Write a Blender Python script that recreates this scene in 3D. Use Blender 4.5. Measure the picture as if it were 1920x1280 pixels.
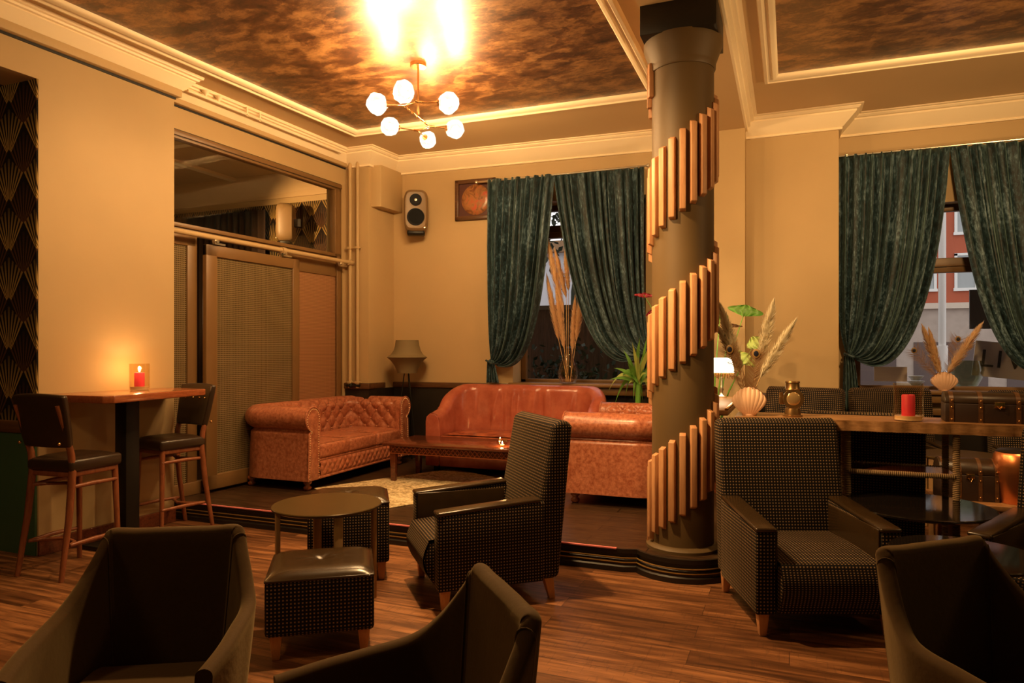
import bpy, math, random
from mathutils import Vector, Matrix
random.seed(7)
R = math.radians
S = bpy.context.scene
for o in list(bpy.data.objects): bpy.data.objects.remove(o)
COL = S.collection
# ---------------------------------------------------------------- camera
YAW = R(21.8); FPX = 1300.0; CAMZ = 1.5; HORY = 660.0
cam = bpy.data.objects.new('camera', bpy.data.cameras.new('camera')); COL.objects.link(cam)
cam.location = (0, 0, CAMZ); cam.rotation_euler = (R(90), 0, YAW)
cam.data.sensor_width = 36; cam.data.lens = FPX * 36 / 1920; cam.data.shift_y = (HORY - 640) / 1920
cam.data.clip_start = .05; cam.data.clip_end = 200
S.camera = cam
# ---------------------------------------------------------------- world, exposure
S.view_settings.view_transform = 'Standard'; S.view_settings.look = 'None'
S.view_settings.exposure = 0.68; S.view_settings.gamma = 1.0; S.view_settings.use_curve_mapping = False
w = bpy.data.worlds.new('world'); S.world = w; w.use_nodes = True
w.node_tree.nodes['Background'].inputs[0].default_value = (.66, .63, .62, 1)
w.node_tree.nodes['Background'].inputs[1].default_value = 1.3
# ---------------------------------------------------------------- lights of the room, and added fill lights
def lamp(name, kind, loc, energy, color=(1, .62, .28), size=.1, target=None, sx=None, sy=None, spot=None, blend=.6):
    l = bpy.data.lights.new(name, kind); l.energy = energy; l.color = color
    if kind == 'AREA':
        l.shape = 'RECTANGLE'; l.size = sx or size; l.size_y = sy or size
    else: l.shadow_soft_size = size
    if kind == 'SPOT': l.spot_size = R(spot or 90); l.spot_blend = blend
    o = bpy.data.objects.new(name, l); COL.objects.link(o); o.location = loc
    if target:
        o.rotation_euler = (Vector(target) - Vector(loc)).to_track_quat('-Z', 'Y').to_euler()
    return o
WARM = (1, .60, .25)
lamp('middle_ceiling_light', 'SPOT', (-1.9, 3.7, 3.88), 330, WARM, .07, target=(-1.4, 4.0, 0), spot=125, blend=.9)
lamp('column_spot_light', 'SPOT', (-2.6, 1.6, 3.8), 230, WARM, .08, target=(-.6, 5.2, 2.0), spot=46, blend=.8)
lamp('pillar_spot_light', 'SPOT', (-3.0, 3.2, 3.8), 85, WARM, .12, target=(-5.1, 4.2, 2.0), spot=70, blend=1)
lamp('bar_fill_light', 'POINT', (-3.4, .9, 3.1), 32, WARM, .15)  # added fill out of view, brightens the near ceiling and left cornice
lamp('right_fill_light', 'POINT', (3.0, 4.2, 2.9), 26, WARM, .2)  # added unseen fill for bounce on the right ceiling and walls
lamp('right_ceiling_fill', 'SPOT', (2.9, 4.0, 2.0), 170, WARM, .2, target=(1.7, 5.2, 3.97), spot=120, blend=1)  # added upward fill, out of view, lifts the right ceiling
lamp('shelf_accent_light', 'SPOT', (-1.6, 3.0, 3.8), 120, WARM, .05, target=(-.15, 5.0, 1.25), spot=24, blend=.8)
lamp('right_room_light', 'SPOT', (1.2, 4.4, 3.85), 190, WARM, .15, target=(.7, 7.8, 1.9), spot=110, blend=.9)
lamp('other_room_light', 'POINT', (-6.6, 5.6, 2.0), 12, WARM, .2)
lamp('wallpaper_fill_spot', 'SPOT', (-6.3, 5.9, 3.3), 150, WARM, .06, target=(-6.1, 7.85, 3.0), spot=62, blend=.7)  # added spot that brightens the wallpaper behind the transom

# ---------------------------------------------------------------- geometry helpers
FW = Vector((-math.sin(YAW), math.cos(YAW))); RT = Vector((math.cos(YAW), math.sin(YAW)))
def ray(px): return FW + RT * ((px - 960) / FPX)
def WZ(px, py, z):
    d = (CAMZ - z) * FPX / (py - HORY); r = ray(px); return Vector((r.x * d, r.y * d, z))
def WY(px, py, y):
    r = ray(px); d = y / r.y; return Vector((r.x * d, y, CAMZ - (py - HORY) * d / FPX))
def xl(y): return -5.07 + .056 * (y - 4.59)           # pillar face of the left wall
def xd(y): return xl(y) - .20                         # recessed door wall
def yb(x): return 7.75 + .05 * (x + 4.74)             # back wall
def ydoor(px):
    r = ray(px); a = -5.27 - .056 * 4.59
    t = a / (r.x - .056 * r.y); return t * r.y

def tag(o, label=None, cat=None, group=None, kind=None):
    if label: o['label'] = label
    if cat: o['category'] = cat
    if group: o['group'] = group
    if kind: o['kind'] = kind
    return o
def thing(name, label, cat, loc=(0, 0, 0), rz=0, group=None, kind=None):
    o = bpy.data.objects.new(name, None); COL.objects.link(o); o.empty_display_size = .1
    o.location = loc; o.rotation_euler = (0, 0, rz)
    return tag(o, label, cat, group, kind)
def dup(o, parent=None):
    c = o.copy(); COL.objects.link(c); c.parent = parent
    for ch in list(o.children): dup(ch, c)
    return c

class MB:
    def __init__(s): s.v = []; s.f = []; s.uv = {}
    def add(s, vs, fs, uvs=None):
        n = len(s.v); s.v += [tuple(v) for v in vs]
        for i, f in enumerate(fs):
            if uvs: s.uv[len(s.f)] = [uvs[k] for k in f]
            s.f.append(tuple(n + k for k in f))
        return s
    def xf(s, m, start=0):
        s.v = s.v[:start] + [tuple(m @ Vector(v)) for v in s.v[start:]]; return s
    def box(s, x0, x1, y0, y1, z0, z1):
        vs = [(x, y, z) for z in (z0, z1) for x, y in ((x0, y0), (x1, y0), (x1, y1), (x0, y1))]
        return s.add(vs, [(3, 2, 1, 0), (4, 5, 6, 7), (0, 1, 5, 4), (1, 2, 6, 5), (2, 3, 7, 6), (3, 0, 4, 7)])
    def cbox(s, c, size, rot=None):
        n = len(s.v); a, b, d = [k / 2 for k in size]; s.box(-a, a, -b, b, -d, d)
        m = Matrix.Translation(c) @ (rot.to_4x4() if rot else Matrix())
        s.v[n:] = [tuple(m @ Vector(v)) for v in s.v[n:]]; return s
    def plan(s, poly, z0, z1):
        a = sum(poly[i][0] * poly[(i + 1) % len(poly)][1] - poly[(i + 1) % len(poly)][0] * poly[i][1] for i in range(len(poly)))
        if a < 0: poly = poly[::-1]
        n = len(poly); vs = [(x, y, z0) for x, y in poly] + [(x, y, z1) for x, y in poly]
        fs = [tuple(range(n))[::-1], tuple(range(n, 2 * n))] + [(i, (i + 1) % n, n + (i + 1) % n, n + i) for i in range(n)]
        return s.add(vs, fs)
    def prism_x(s, poly, x0, x1, taper=1.0):               # poly in (y, z)
        a = sum(poly[i][0] * poly[(i + 1) % len(poly)][1] - poly[(i + 1) % len(poly)][0] * poly[i][1] for i in range(len(poly)))
        if a < 0: poly = poly[::-1]
        n = len(poly); vs = [(x0, y, z) for y, z in poly] + [(x1, y, z) for y, z in poly]
        fs = [tuple(range(n))[::-1], tuple(range(n, 2 * n))] + [(i, (i + 1) % n, n + (i + 1) % n, n + i) for i in range(n)]
        return s.add(vs, fs)
    def prism_y(s, poly, y0, y1):                          # poly in (x, z)
        n0 = len(s.v); s.prism_x([(p[0], p[1]) for p in poly], y0, y1)
        s.v[n0:] = [(v[1], v[0], v[2]) for v in s.v[n0:]]
        return s
    def lathe(s, prof, c=(0, 0, 0), n=24, rx=1, ry=1):
        vs = []; uv = []
        for i, (r, z) in enumerate(prof):
            for k in range(n):
                a = 2 * math.pi * k / n; vs.append((c[0] + r * rx * math.cos(a), c[1] + r * ry * math.sin(a), c[2] + z))
        fs = []
        for i in range(len(prof) - 1):
            for k in range(n):
                k2 = (k + 1) % n; fs.append((i * n + k, i * n + k2, (i + 1) * n + k2, (i + 1) * n + k))
        if prof[0][0] > 1e-5: fs.append(tuple(range(n))[::-1])
        if prof[-1][0] > 1e-5: fs.append(tuple((len(prof) - 1) * n + k for k in range(n)))
        return s.add(vs, fs)
    def tube(s, pts, r, n=8, cap=True):
        pts = [Vector(p) for p in pts]; rs = r if isinstance(r, (list, tuple)) else [r] * len(pts)
        vs = []; fs = []; up = None
        for i, p in enumerate(pts):
            t = (pts[min(i + 1, len(pts) - 1)] - pts[max(i - 1, 0)]).normalized()
            if up is None: up = Vector((0, 0, 1)) if abs(t.z) < .9 else Vector((1, 0, 0))
            a = t.cross(up).normalized(); b = a.cross(t).normalized(); up = b
            for k in range(n):
                an = 2 * math.pi * k / n; vs.append(p + (a * math.cos(an) + b * math.sin(an)) * rs[i])
        for i in range(len(pts) - 1):
            for k in range(n):
                k2 = (k + 1) % n; fs.append((i * n + k, i * n + k2, (i + 1) * n + k2, (i + 1) * n + k))
        if cap: fs += [tuple(range(n))[::-1], tuple((len(pts) - 1) * n + k for k in range(n))]
        return s.add(vs, fs)
    def grid(s, fn, nu, nv, uvfn=None, closev=False):
        vs = [fn(i / nu, j / nv) for j in range(nv + 1) for i in range(nu + 1)]
        fs = [(j * (nu + 1) + i, j * (nu + 1) + i + 1, (j + 1) * (nu + 1) + i + 1, (j + 1) * (nu + 1) + i) for j in range(nv) for i in range(nu)]
        uv = [uvfn(i / nu, j / nv) for j in range(nv + 1) for i in range(nu + 1)] if uvfn else None
        return s.add(vs, fs, uv)
    def sphere(s, c, r, nu=12, nv=8, sc=(1, 1, 1)):
        prof = [(max(r * math.sin(math.pi * j / nv), 0), -r * math.cos(math.pi * j / nv)) for j in range(nv + 1)]
        prof[0] = (1e-6, prof[0][1]); prof[-1] = (1e-6, prof[-1][1])
        n0 = len(s.v); s.lathe(prof, (0, 0, 0), nu)
        s.v[n0:] = [(c[0] + v[0] * sc[0], c[1] + v[1] * sc[1], c[2] + v[2] * sc[2]) for v in s.v[n0:]]; return s
    def sweep(s, path, prof, closed=False, side=1):        # path xy, prof (out, z), mitred
        n = len(path); P = [Vector(p) for p in path]; vs = []
        for i in range(n):
            def nrm(a, b):
                d = (b - a).normalized(); return Vector((-d.y, d.x)) * side
            if closed or 0 < i < n - 1:
                n1 = nrm(P[i - 1], P[i]); n2 = nrm(P[i], P[(i + 1) % n]); m = (n1 + n2); m = m / max(m.length_squared / 2, .15)
                m = (n1 + n2).normalized() / max((n1 + n2).normalized().dot(n1), .3)
            elif i == 0: m = nrm(P[0], P[1])
            else: m = nrm(P[-2], P[-1])
            for o_, z in prof: vs.append((P[i].x + m.x * o_, P[i].y + m.y * o_, z))
        k = len(prof); fs = []
        for i in range(n if closed else n - 1):
            for j in range(k):
                j2 = (j + 1) % k; a = i * k; b = ((i + 1) % n) * k
                q = (a + j, b + j, b + j2, a + j2); fs.append(q if side < 0 else q[::-1])
        if not closed: fs += [tuple(range(k)), tuple((n - 1) * k + j for j in range(k))[::-1]]
        return s.add(vs, fs)
    def build(s, name, mat, parent=None, bev=0, seg=2, smooth=None, sub=0, loc=None, solid=0, recalc=False):
        me = bpy.data.meshes.new(name); me.from_pydata(s.v, [], s.f); me.update()
        uvl = me.uv_layers.new(name='UVMap')
        for p in me.polygons:
            cu = s.uv.get(p.index)
            nx, ny, nz = [abs(c) for c in p.normal]
            for q, li in enumerate(p.loop_indices):
                if cu: uvl.data[li].uv = cu[q]; continue
                x, y, z = me.vertices[me.loops[li].vertex_index].co
                uvl.data[li].uv = (x, y) if nz >= nx and nz >= ny else ((y, z) if nx >= ny else (x, z))
        if recalc:
            import bmesh
            b = bmesh.new(); b.from_mesh(me); bmesh.ops.recalc_face_normals(b, faces=b.faces); b.to_mesh(me); b.free()
        me.materials.append(mat)
        if smooth is None: smooth = 35
        if smooth: me.shade_smooth(); me.set_sharp_from_angle(angle=R(smooth))
        o = bpy.data.objects.new(name, me); COL.objects.link(o)
        if parent: o.parent = parent
        if loc: o.location = loc
        if solid:
            m = o.modifiers.new('solid', 'SOLIDIFY'); m.thickness = solid; m.offset = 0
        if bev:
            m = o.modifiers.new('bevel', 'BEVEL'); m.width = bev; m.segments = seg; m.limit_method = 'ANGLE'; m.angle_limit = R(40); m.harden_normals = False
            if smooth: me.set_sharp_from_angle(angle=R(180)) if seg > 1 else None
        if sub:
            m = o.modifiers.new('sub', 'SUBSURF'); m.levels = sub; m.render_levels = sub
        return o
def struct(o, label=None): o['kind'] = 'structure'; return o
# ---------------------------------------------------------------- material helpers
class T:
    def __init__(s, name):
        s.m = bpy.data.materials.new(name); s.m.use_nodes = True; s.t = s.m.node_tree; s.t.nodes.clear()
        s.out = s.n('ShaderNodeOutputMaterial')
    def n(s, typ, props=None, **kw):
        nd = s.t.nodes.new(typ)
        for k, v in (props or {}).items(): setattr(nd, k, v)
        for k, v in kw.items():
            k = k.replace('_', ' ')
            s.set(nd.inputs[int(k[1:])] if k[0] == 'i' and k[1:].isdigit() else nd.inputs[k], v)
        return nd
    def set(s, inp, v):
        if isinstance(v, bpy.types.NodeSocket): s.t.links.new(v, inp)
        elif isinstance(v, bpy.types.Node): s.t.links.new(v.outputs[0], inp)
        else:
            if inp.type == 'RGBA' and len(v) == 3: v = (*v, 1)
            inp.default_value = v
    def m_(s, op, a, b=0, c=0):
        nd = s.t.nodes.new('ShaderNodeMath'); nd.operation = op
        s.set(nd.inputs[0], a); s.set(nd.inputs[1], b); s.set(nd.inputs[2], c); return nd.outputs[0]
    def mix(s, f, a, b, blend='MIX'):
        nd = s.t.nodes.new('ShaderNodeMix'); nd.data_type = 'RGBA'; nd.blend_type = blend
        s.set(nd.inputs[0], f); s.set(nd.inputs[6], a); s.set(nd.inputs[7], b); return nd.outputs[2]
    def ramp(s, f, stops):
        nd = s.t.nodes.new('ShaderNodeValToRGB'); s.set(nd.inputs[0], f); e = nd.color_ramp.elements
        while len(e) < len(stops): e.new(.5)
        for k, (p, c) in enumerate(stops): e[k].position = p; e[k].color = (*c, 1) if len(c) == 3 else c
        return nd.outputs[0]
    def co(s, kind='Object', scale=(1, 1, 1)):
        tc = s.n('ShaderNodeTexCoord'); mp = s.n('ShaderNodeMapping', Vector=tc.outputs[kind], Scale=scale); return mp.outputs[0]
    def noise(s, vec, scale, detail=3, rough=.5, dist=0):
        return s.n('ShaderNodeTexNoise', Vector=vec, Scale=scale, Detail=detail, Roughness=rough, Distortion=dist).outputs[0]
    def bump(s, h, strength=.3, dist=.01):
        return s.n('ShaderNodeBump', Height=h, Strength=strength, Distance=dist).outputs[0]
    def pr(s, color, rough=.5, metal=0, normal=None, **kw):
        b = s.n('ShaderNodeBsdfPrincipled', Base_Color=color, Roughness=rough, Metallic=metal, **kw)
        if normal: s.set(b.inputs['Normal'], normal)
        return b
    def fin(s, sh): s.set(s.out.inputs[0], sh); return s.m
def simple(name, col, rough=.5, metal=0, nscale=0, namp=.15, bumps=0, **kw):
    t = T(name); v = t.co()
    c = col
    if nscale:
        nz = t.noise(v, nscale, 4)
        c = t.mix(nz, tuple(k * (1 - namp) for k in col), tuple(min(1, k * (1 + namp)) for k in col))
    nm = t.bump(t.noise(v, nscale or 40, 3), bumps, .005) if bumps else None
    return t.fin(t.pr(c, rough, metal, nm, **kw))
def wood(name, c1, c2, rough=.4, scale=(1, 12, 12), axis='x', coat=0):
    t = T(name); v = t.co('Object', scale)
    a = t.noise(v, 3.5, 6, .6, .6); b = t.noise(v, 18, 3)
    f = t.m_('ADD', t.m_('MULTIPLY', a, .75), t.m_('MULTIPLY', b, .25))
    c = t.ramp(f, [(.32, c1), (.68, c2)])
    return t.fin(t.pr(c, rough, 0, t.bump(f, .15, .003), Coat_Weight=coat, Coat_Roughness=.15))
def emit(name, col, st):
    t = T(name); return t.fin(t.n('ShaderNodeEmission', Color=col, Strength=st))
def glass(name, tint=(1, 1, 1), gl=.14, rough=.02):
    t = T(name); fr = t.n('ShaderNodeLayerWeight', Blend=.5)
    a = t.n('ShaderNodeBsdfTransparent', Color=tint); g = t.n('ShaderNodeBsdfGlossy', Roughness=rough)
    f = t.m_('ADD', .03, t.m_('MULTIPLY', t.m_('POWER', fr.outputs[1], 2.0), gl * 1.6))
    return t.fin(t.n('ShaderNodeMixShader', i0=f, i1=a, i2=g))

M = {}
M['wall'] = simple('wall_paint', (.50, .345, .165), .62, 0, 2.2, .06, .05)
M['wall_dim'] = M['wall']
M['white'] = simple('cream_moulding', (.95, .79, .54), .5, 0, 3, .04)
M['ceil'] = simple('ceiling_paint', (.60, .41, .21), .55, 0, 1.6, .06, .06)
M['frame'] = simple('brown_frame_paint', (.19, .10, .034), .4, 0, 5, .1)
M['black'] = simple('shade_line_black', (.01, .008, .006), .6)  # black paint standing in for shade lines
M['column'] = simple('column_paint', (.135, .082, .030), .55, 0, 3, .08, .05)
M['dado'] = wood('dado_wood', (.07, .03, .012), (.14, .06, .022), .35)
M['wains'] = simple('dark_wainscot', (.014, .009, .005), .5)
M['green'] = simple('green_panel', (.05, .12, .06), .5)
M['slat'] = wood('slat_wood', (.50, .23, .10), (.72, .38, .18), .45, (14, 14, 1.2))
M['darkwood'] = wood('mahogany', (.07, .018, .008), (.17, .045, .018), .18, (2, 14, 14), coat=.4)
M['redwood'] = wood('red_table_wood', (.24, .06, .02), (.42, .12, .04), .22, (14, 1.5, 14), coat=.5)
M['stoolwood'] = wood('stool_wood', (.16, .045, .018), (.30, .10, .04), .35, (12, 12, 2))
M['legwood'] = wood('beech_leg', (.55, .24, .09), (.70, .34, .14), .4, (10, 10, 2))
M['oldwood'] = wood('worn_board', (.20, .09, .03), (.46, .24, .10), .4, (1.2, 10, 10))
M['tabletop'] = simple('bronze_tabletop', (.085, .052, .016), .28, .25, 6, .12)
M['blacktop'] = simple('black_lacquer', (.012, .009, .007), .08)
M['tlegs'] = wood('table_leg_wood', (.34, .20, .08), (.46, .28, .12), .4, (10, 10, 2))
M['leather_dark'] = simple('dark_leather', (.032, .017, .008), .34, 0, 9, .25, .25)
M['armpad'] = simple('brown_leather_pad', (.038, .021, .008), .25, 0, 12, .2, .2)
M['copper'] = simple('copper', (.75, .27, .10), .32, .95, 4, .1)
M['brass'] = simple('brass', (.85, .50, .20), .25, 1)
M['steel'] = simple('steel', (.75, .68, .55), .3, 1)
M['bronze'] = simple('dark_bronze', (.28, .16, .06), .35, .8, 20, .3)
M['blackmetal'] = simple('black_metal', (.010, .008, .006), .45, 0, Specular_IOR_Level=.3)
M['glass'] = glass('clear_glass', (.97, .92, .82), .2)
M['pane'] = glass('window_glass', (.93, .93, .93), .12)
M['tub'] = simple('tub_fabric', (.064, .033, .010), .85, 0, 60, .12, .15, Specular_IOR_Level=.2, Sheen_Weight=.28, Sheen_Roughness=.5, Sheen_Tint=(.8, .6, .3))
M['nail'] = simple('nailhead', (.85, .58, .32), .3, .3)
M['btn'] = simple('leather_button', (.50, .20, .10), .12)
M['candle'] = simple('pink_wax', (.75, .05, .12), .5, Subsurface_Weight=.2)
M['wax'] = simple('pale_wax', (.9, .7, .45), .4)
M['shell'] = simple('shell_ceramic', (.80, .50, .32), .45, 0, 5, .05)
M['shade'] = simple('lamp_shade_fabric', (.20, .145, .065), .8)
M['strip'] = simple('pink_edge_strip', (.85, .25, .25), .35)
M['gold'] = simple('gold_line', (.55, .36, .12), .35, .6)
M['cone'] = simple('speaker_cone', (.004, .003, .003), .5, Specular_IOR_Level=.12)
M['spk'] = simple('speaker_body', (.22, .135, .06), .45)
M['red'] = simple('red_velvet', (.35, .06, .03), .8)
M['flame'] = emit('flame', (1, .62, .25), 40)

def m_leather(name, c1, c2, rough, scale, sp=.3, wr=0):
    t = T(name); v = t.co()
    a = t.noise(v, scale, 5, .65); b = t.noise(v, scale * .15, 3)
    c = t.ramp(a, [(.35, c1), (.65, c2)])
    h = t.noise(v, 70, 3)
    return t.fin(t.pr(c, t.m_('ADD', rough - .08, t.m_('MULTIPLY', b, .16)), 0, t.bump(h, .12, .003)))
M['chester'] = m_leather('mottled_orange_leather', (.30, .080, .036), (.54, .20, .105), .30, 34)
M['redleather'] = m_leather('red_leather', (.34, .075, .042), (.46, .13, .075), .22, 5)
M['redseat'] = m_leather('worn_seat_leather', (.16, .03, .012), (.42, .11, .045), .3, 9)

def m_weave(name='dotted_weave', base=(.007, .005, .004), dot=(.33, .205, .10), k=55):
    t = T(name); tc = t.n('ShaderNodeTexCoord'); sp = t.n('ShaderNodeSeparateXYZ', Vector=tc.outputs['UV'])
    u = t.m_('ABSOLUTE', t.m_('SUBTRACT', t.m_('FRACT', t.m_('MULTIPLY', sp.outputs[0], k)), .5))
    v = t.m_('ABSOLUTE', t.m_('SUBTRACT', t.m_('FRACT', t.m_('MULTIPLY', sp.outputs[1], k)), .5))
    m = t.m_('MAXIMUM', u, v)
    f = t.n('ShaderNodeMapRange', Value=m, From_Min=.25, From_Max=.15, To_Min=0, To_Max=1).outputs[0]
    return t.fin(t.pr(t.mix(f, base, dot), .75, 0, t.bump(f, .5, .003), Sheen_Weight=.1, Sheen_Roughness=.4, Sheen_Tint=(.8, .6, .35), Specular_IOR_Level=.2))
M['weave'] = m_weave()

def m_velvet():
    t = T('green_velvet'); tc = t.n('ShaderNodeTexCoord'); uv = tc.outputs['UV']
    mp = t.n('ShaderNodeMapping', Vector=uv, Scale=(1, .35, 1)).outputs[0]
    a = t.noise(mp, 60, 4, .7); b = t.noise(mp, 9, 3, .6)
    f = t.m_('ADD', t.m_('MULTIPLY', a, .6), t.m_('MULTIPLY', b, .4))
    c = t.ramp(f, [(.42, (.004, .011, .014)), (.52, (.018, .048, .062)), (.62, (.13, .215, .27))])
    return t.fin(t.pr(c, .55, 0, t.bump(f, .5, .01), Sheen_Weight=.5, Sheen_Roughness=.35, Sheen_Tint=(.45, .70, .65)))
M['velvet'] = m_velvet()

def m_floor():
    t = T('plank_floor'); v = t.co('Object')
    br = t.n('ShaderNodeTexBrick', Vector=v, Scale=1.0, Color1=(.2, .2, .2), Color2=(.85, .85, .85), Mortar=(0, 0, 0), Mortar_Size=.0016, Bias=0.0, Brick_Width=1.25, Row_Height=.17)
    br.offset = .37
    off = t.n('ShaderNodeVectorMath', {'operation': 'MULTIPLY_ADD'}, i0=br.outputs[0], i1=(7, 3, 0), i2=v).outputs[0]
    g = t.n('ShaderNodeMapping', Vector=off, Scale=(1.2, 14, 1)).outputs[0]
    a = t.noise(g, 1.6, 6, .60, .5); b = t.noise(t.n('ShaderNodeMapping', Vector=off, Scale=(25, 2.5, 1)).outputs[0], 2.5, 3)
    c = t.ramp(t.m_('ADD', t.m_('MULTIPLY', a, .72), t.m_('MULTIPLY', br.outputs[0], .22)),
               [(.30, (.05, .018, .006)), (.46, (.16, .062, .022)), (.66, (.46, .20, .078))])
    c = t.mix(t.m_('MULTIPLY', br.outputs[1], .7), c, (.02, .008, .003))
    c = t.mix(t.m_('MULTIPLY', t.m_('GREATER_THAN', b, .62), .25), c, (.05, .02, .01))
    return t.fin(t.pr(c, .42, 0, t.bump(a, .15, .004)))
M['floor'] = m_floor()
def m_platform():
    t = T('dark_platform_boards'); v = t.co('Object')
    br = t.n('ShaderNodeTexBrick', Vector=v, Scale=1.0, Color1=(.35, .35, .35), Color2=(.7, .7, .7), Mortar=(0, 0, 0), Mortar_Size=.004, Brick_Width=.9, Row_Height=.16)
    a = t.noise(t.n('ShaderNodeMapping', Vector=v, Scale=(2, 14, 1)).outputs[0], 3, 5, .6)
    c = t.ramp(t.m_('ADD', t.m_('MULTIPLY', a, .8), t.m_('MULTIPLY', br.outputs[0], .2)), [(.35, (.016, .008, .004)), (.7, (.085, .042, .018))])
    return t.fin(t.pr(t.mix(br.outputs[1], c, (.004, .002, .001)), .35, 0, t.bump(a, .2, .004)))
M['platform'] = m_platform()
def m_mural():
    t = T('brushed_bronze_ceiling'); v = t.co('Object')
    wn = t.n('ShaderNodeTexNoise', Vector=v, Scale=1.6, Detail=3, Distortion=0)
    dv = t.n('ShaderNodeVectorMath', {'operation': 'MULTIPLY_ADD'}, i0=wn.outputs[1], i1=(.14, .14, 0), i2=v).outputs[0]
    st = t.n('ShaderNodeMapping', Vector=dv, Scale=(1.4, 2.4, 1), Rotation=(0, 0, .35)).outputs[0]
    a = t.noise(st, 3.6, 10, .78, .0)
    wv = t.n('ShaderNodeVectorMath', {'operation': 'MULTIPLY_ADD'}, i0=t.n('ShaderNodeTexNoise', Vector=st, Scale=5.0, Detail=3).outputs[1], i1=(.35, .35, 0), i2=st).outputs[0]
    vo = t.n('ShaderNodeTexVoronoi', Vector=wv, Scale=3.4, Randomness=1.0).outputs[1]
    vs = t.n('ShaderNodeSeparateXYZ', Vector=vo).outputs[0]
    f = t.m_('ADD', t.m_('MULTIPLY', a, .90), t.m_('MULTIPLY', vs, .10))
    c = t.ramp(f, [(.34, (.030, .009, .003)), (.47, (.13, .045, .013)), (.62, (.44, .21, .07))])
    ro = t.m_('ADD', .30, t.m_('MULTIPLY', a, .25))
    return t.fin(t.pr(c, ro, .45, t.bump(a, .35, .01), Coat_Weight=.8, Coat_Roughness=.33))
M['mural'] = m_mural()
def m_rug():
    t = T('cream_rug'); v = t.co('Object')
    a = t.noise(v, 9, 6, .75, 1.5); b = t.noise(v, 45, 3)
    c = t.ramp(t.m_('ADD', t.m_('MULTIPLY', a, .7), t.m_('MULTIPLY', b, .3)), [(.40, (.24, .16, .07)), (.50, (.62, .48, .26)), (.62, (.85, .72, .48))])
    return t.fin(t.pr(c, .95, 0, t.bump(b, .4, .006)))
M['rug'] = m_rug()
def m_fans():
    t = T('fan_wallpaper'); tc = t.n('ShaderNodeTexCoord'); sp = t.n('ShaderNodeSeparateXYZ', Vector=tc.outputs['UV'])
    W_, H_ = .33, .37
    def diamond(ou, ov):
        u = t.m_('SUBTRACT', t.m_('FRACT', t.m_('ADD', t.m_('DIVIDE', sp.outputs[0], W_), ou)), .5)
        v = t.m_('FRACT', t.m_('ADD', t.m_('DIVIDE', sp.outputs[1], H_), ov))
        au = t.m_('ABSOLUTE', u)
        ins = t.m_('LESS_THAN', au, t.m_('MINIMUM', t.m_('MULTIPLY', v, .74), t.m_('MULTIPLY', t.m_('SUBTRACT', .99, v), 1.45)))
        ins = t.m_('MULTIPLY', ins, t.m_('GREATER_THAN', v, t.m_('SUBTRACT', .17, t.m_('MULTIPLY', au, .8))))
        ang = t.m_('ARCTAN2', t.m_('MULTIPLY', u, W_), t.m_('MULTIPLY', v, H_))
        st = t.m_('GREATER_THAN', t.m_('SINE', t.m_('ADD', t.m_('MULTIPLY', ang, 46), 1.57)), .0)
        fade = t.m_('SUBTRACT', 1.05, v)
        return t.m_('MULTIPLY', t.m_('MULTIPLY', ins, st), fade)
    a = diamond(0, 0); b = diamond(.5, .5)
    c = t.mix(t.m_('MULTIPLY', b, .75), (.012, .008, .006), (.20, .085, .03))
    c = t.mix(a, c, (.60, .38, .11))
    return t.fin(t.pr(c, .8, 0, Specular_IOR_Level=.15))
M['fans'] = m_fans()
def m_mesh(name, tint, grid=52, opaque=.55, line=(.34, .25, .12)):
    t = T(name); tc = t.n('ShaderNodeTexCoord'); sp = t.n('ShaderNodeSeparateXYZ', Vector=tc.outputs['UV'])
    u = t.m_('FRACT', t.m_('MULTIPLY', sp.outputs[0], grid)); v = t.m_('FRACT', t.m_('MULTIPLY', sp.outputs[1], grid))
    l = t.m_('MAXIMUM', t.m_('GREATER_THAN', u, .62), t.m_('GREATER_THAN', v, .62))
    b = t.pr(t.mix(l, tint, line), .28, 0, t.bump(l, .5, .002))
    tr = t.n('ShaderNodeBsdfTransparent', Color=(1, .93, .8))
    f = t.m_('ADD', opaque, t.m_('MULTIPLY', l, .35))
    return t.fin(t.n('ShaderNodeMixShader', i0=f, i1=tr, i2=b))
M['mesh'] = m_mesh('wire_mesh_glass', (.055, .034, .014), line=(.26, .185, .085), opaque=.5)
M['meshred'] = m_mesh('ribbed_glass', (.30, .13, .06), 60, .62, (.40, .20, .09))
def m_globe():
    t = T('facet_globe_glass'); a = t.n('ShaderNodeBsdfTransparent', Color=(1, .97, .9))
    lw = t.n('ShaderNodeLayerWeight', Blend=.45); v = t.co()
    nz = t.noise(v, 14, 2)
    e = t.n('ShaderNodeEmission', Color=(1, .86, .62), Strength=1.7)
    g = t.n('ShaderNodeBsdfGlossy', Roughness=.05, Color=(1, .9, .7))
    s1 = t.n('ShaderNodeMixShader', i0=t.m_('MULTIPLY', t.m_('ADD', lw.outputs[1], nz), .55), i1=a, i2=e)
    return t.fin(t.n('ShaderNodeMixShader', i0=.08, i1=s1, i2=g))
M['globe'] = m_globe()
M['bulb'] = emit('bulb', (1, .80, .50), 30)
def m_plume(name, c):
    t = T(name); nz = t.noise(t.co(), 30, 3); cc = t.mix(nz, tuple(k * .8 for k in c), c)
    return t.fin(t.n('ShaderNodeMixShader', i0=.5, i1=t.n('ShaderNodeBsdfDiffuse', Color=cc), i2=t.n('ShaderNodeBsdfTranslucent', Color=cc)))
M['plume'] = m_plume('pampas_plume', (1, .76, .46)); M['plumepale'] = m_plume('pale_pampas', (1, .93, .74))
M['stem'] = simple('straw_stem', (.72, .48, .22), .7)
M['feather'] = m_plume('peacock_barbs', (.48, .28, .14))
M['eye'] = simple('feather_eye_dark', (.01, .012, .03), .4)
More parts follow.
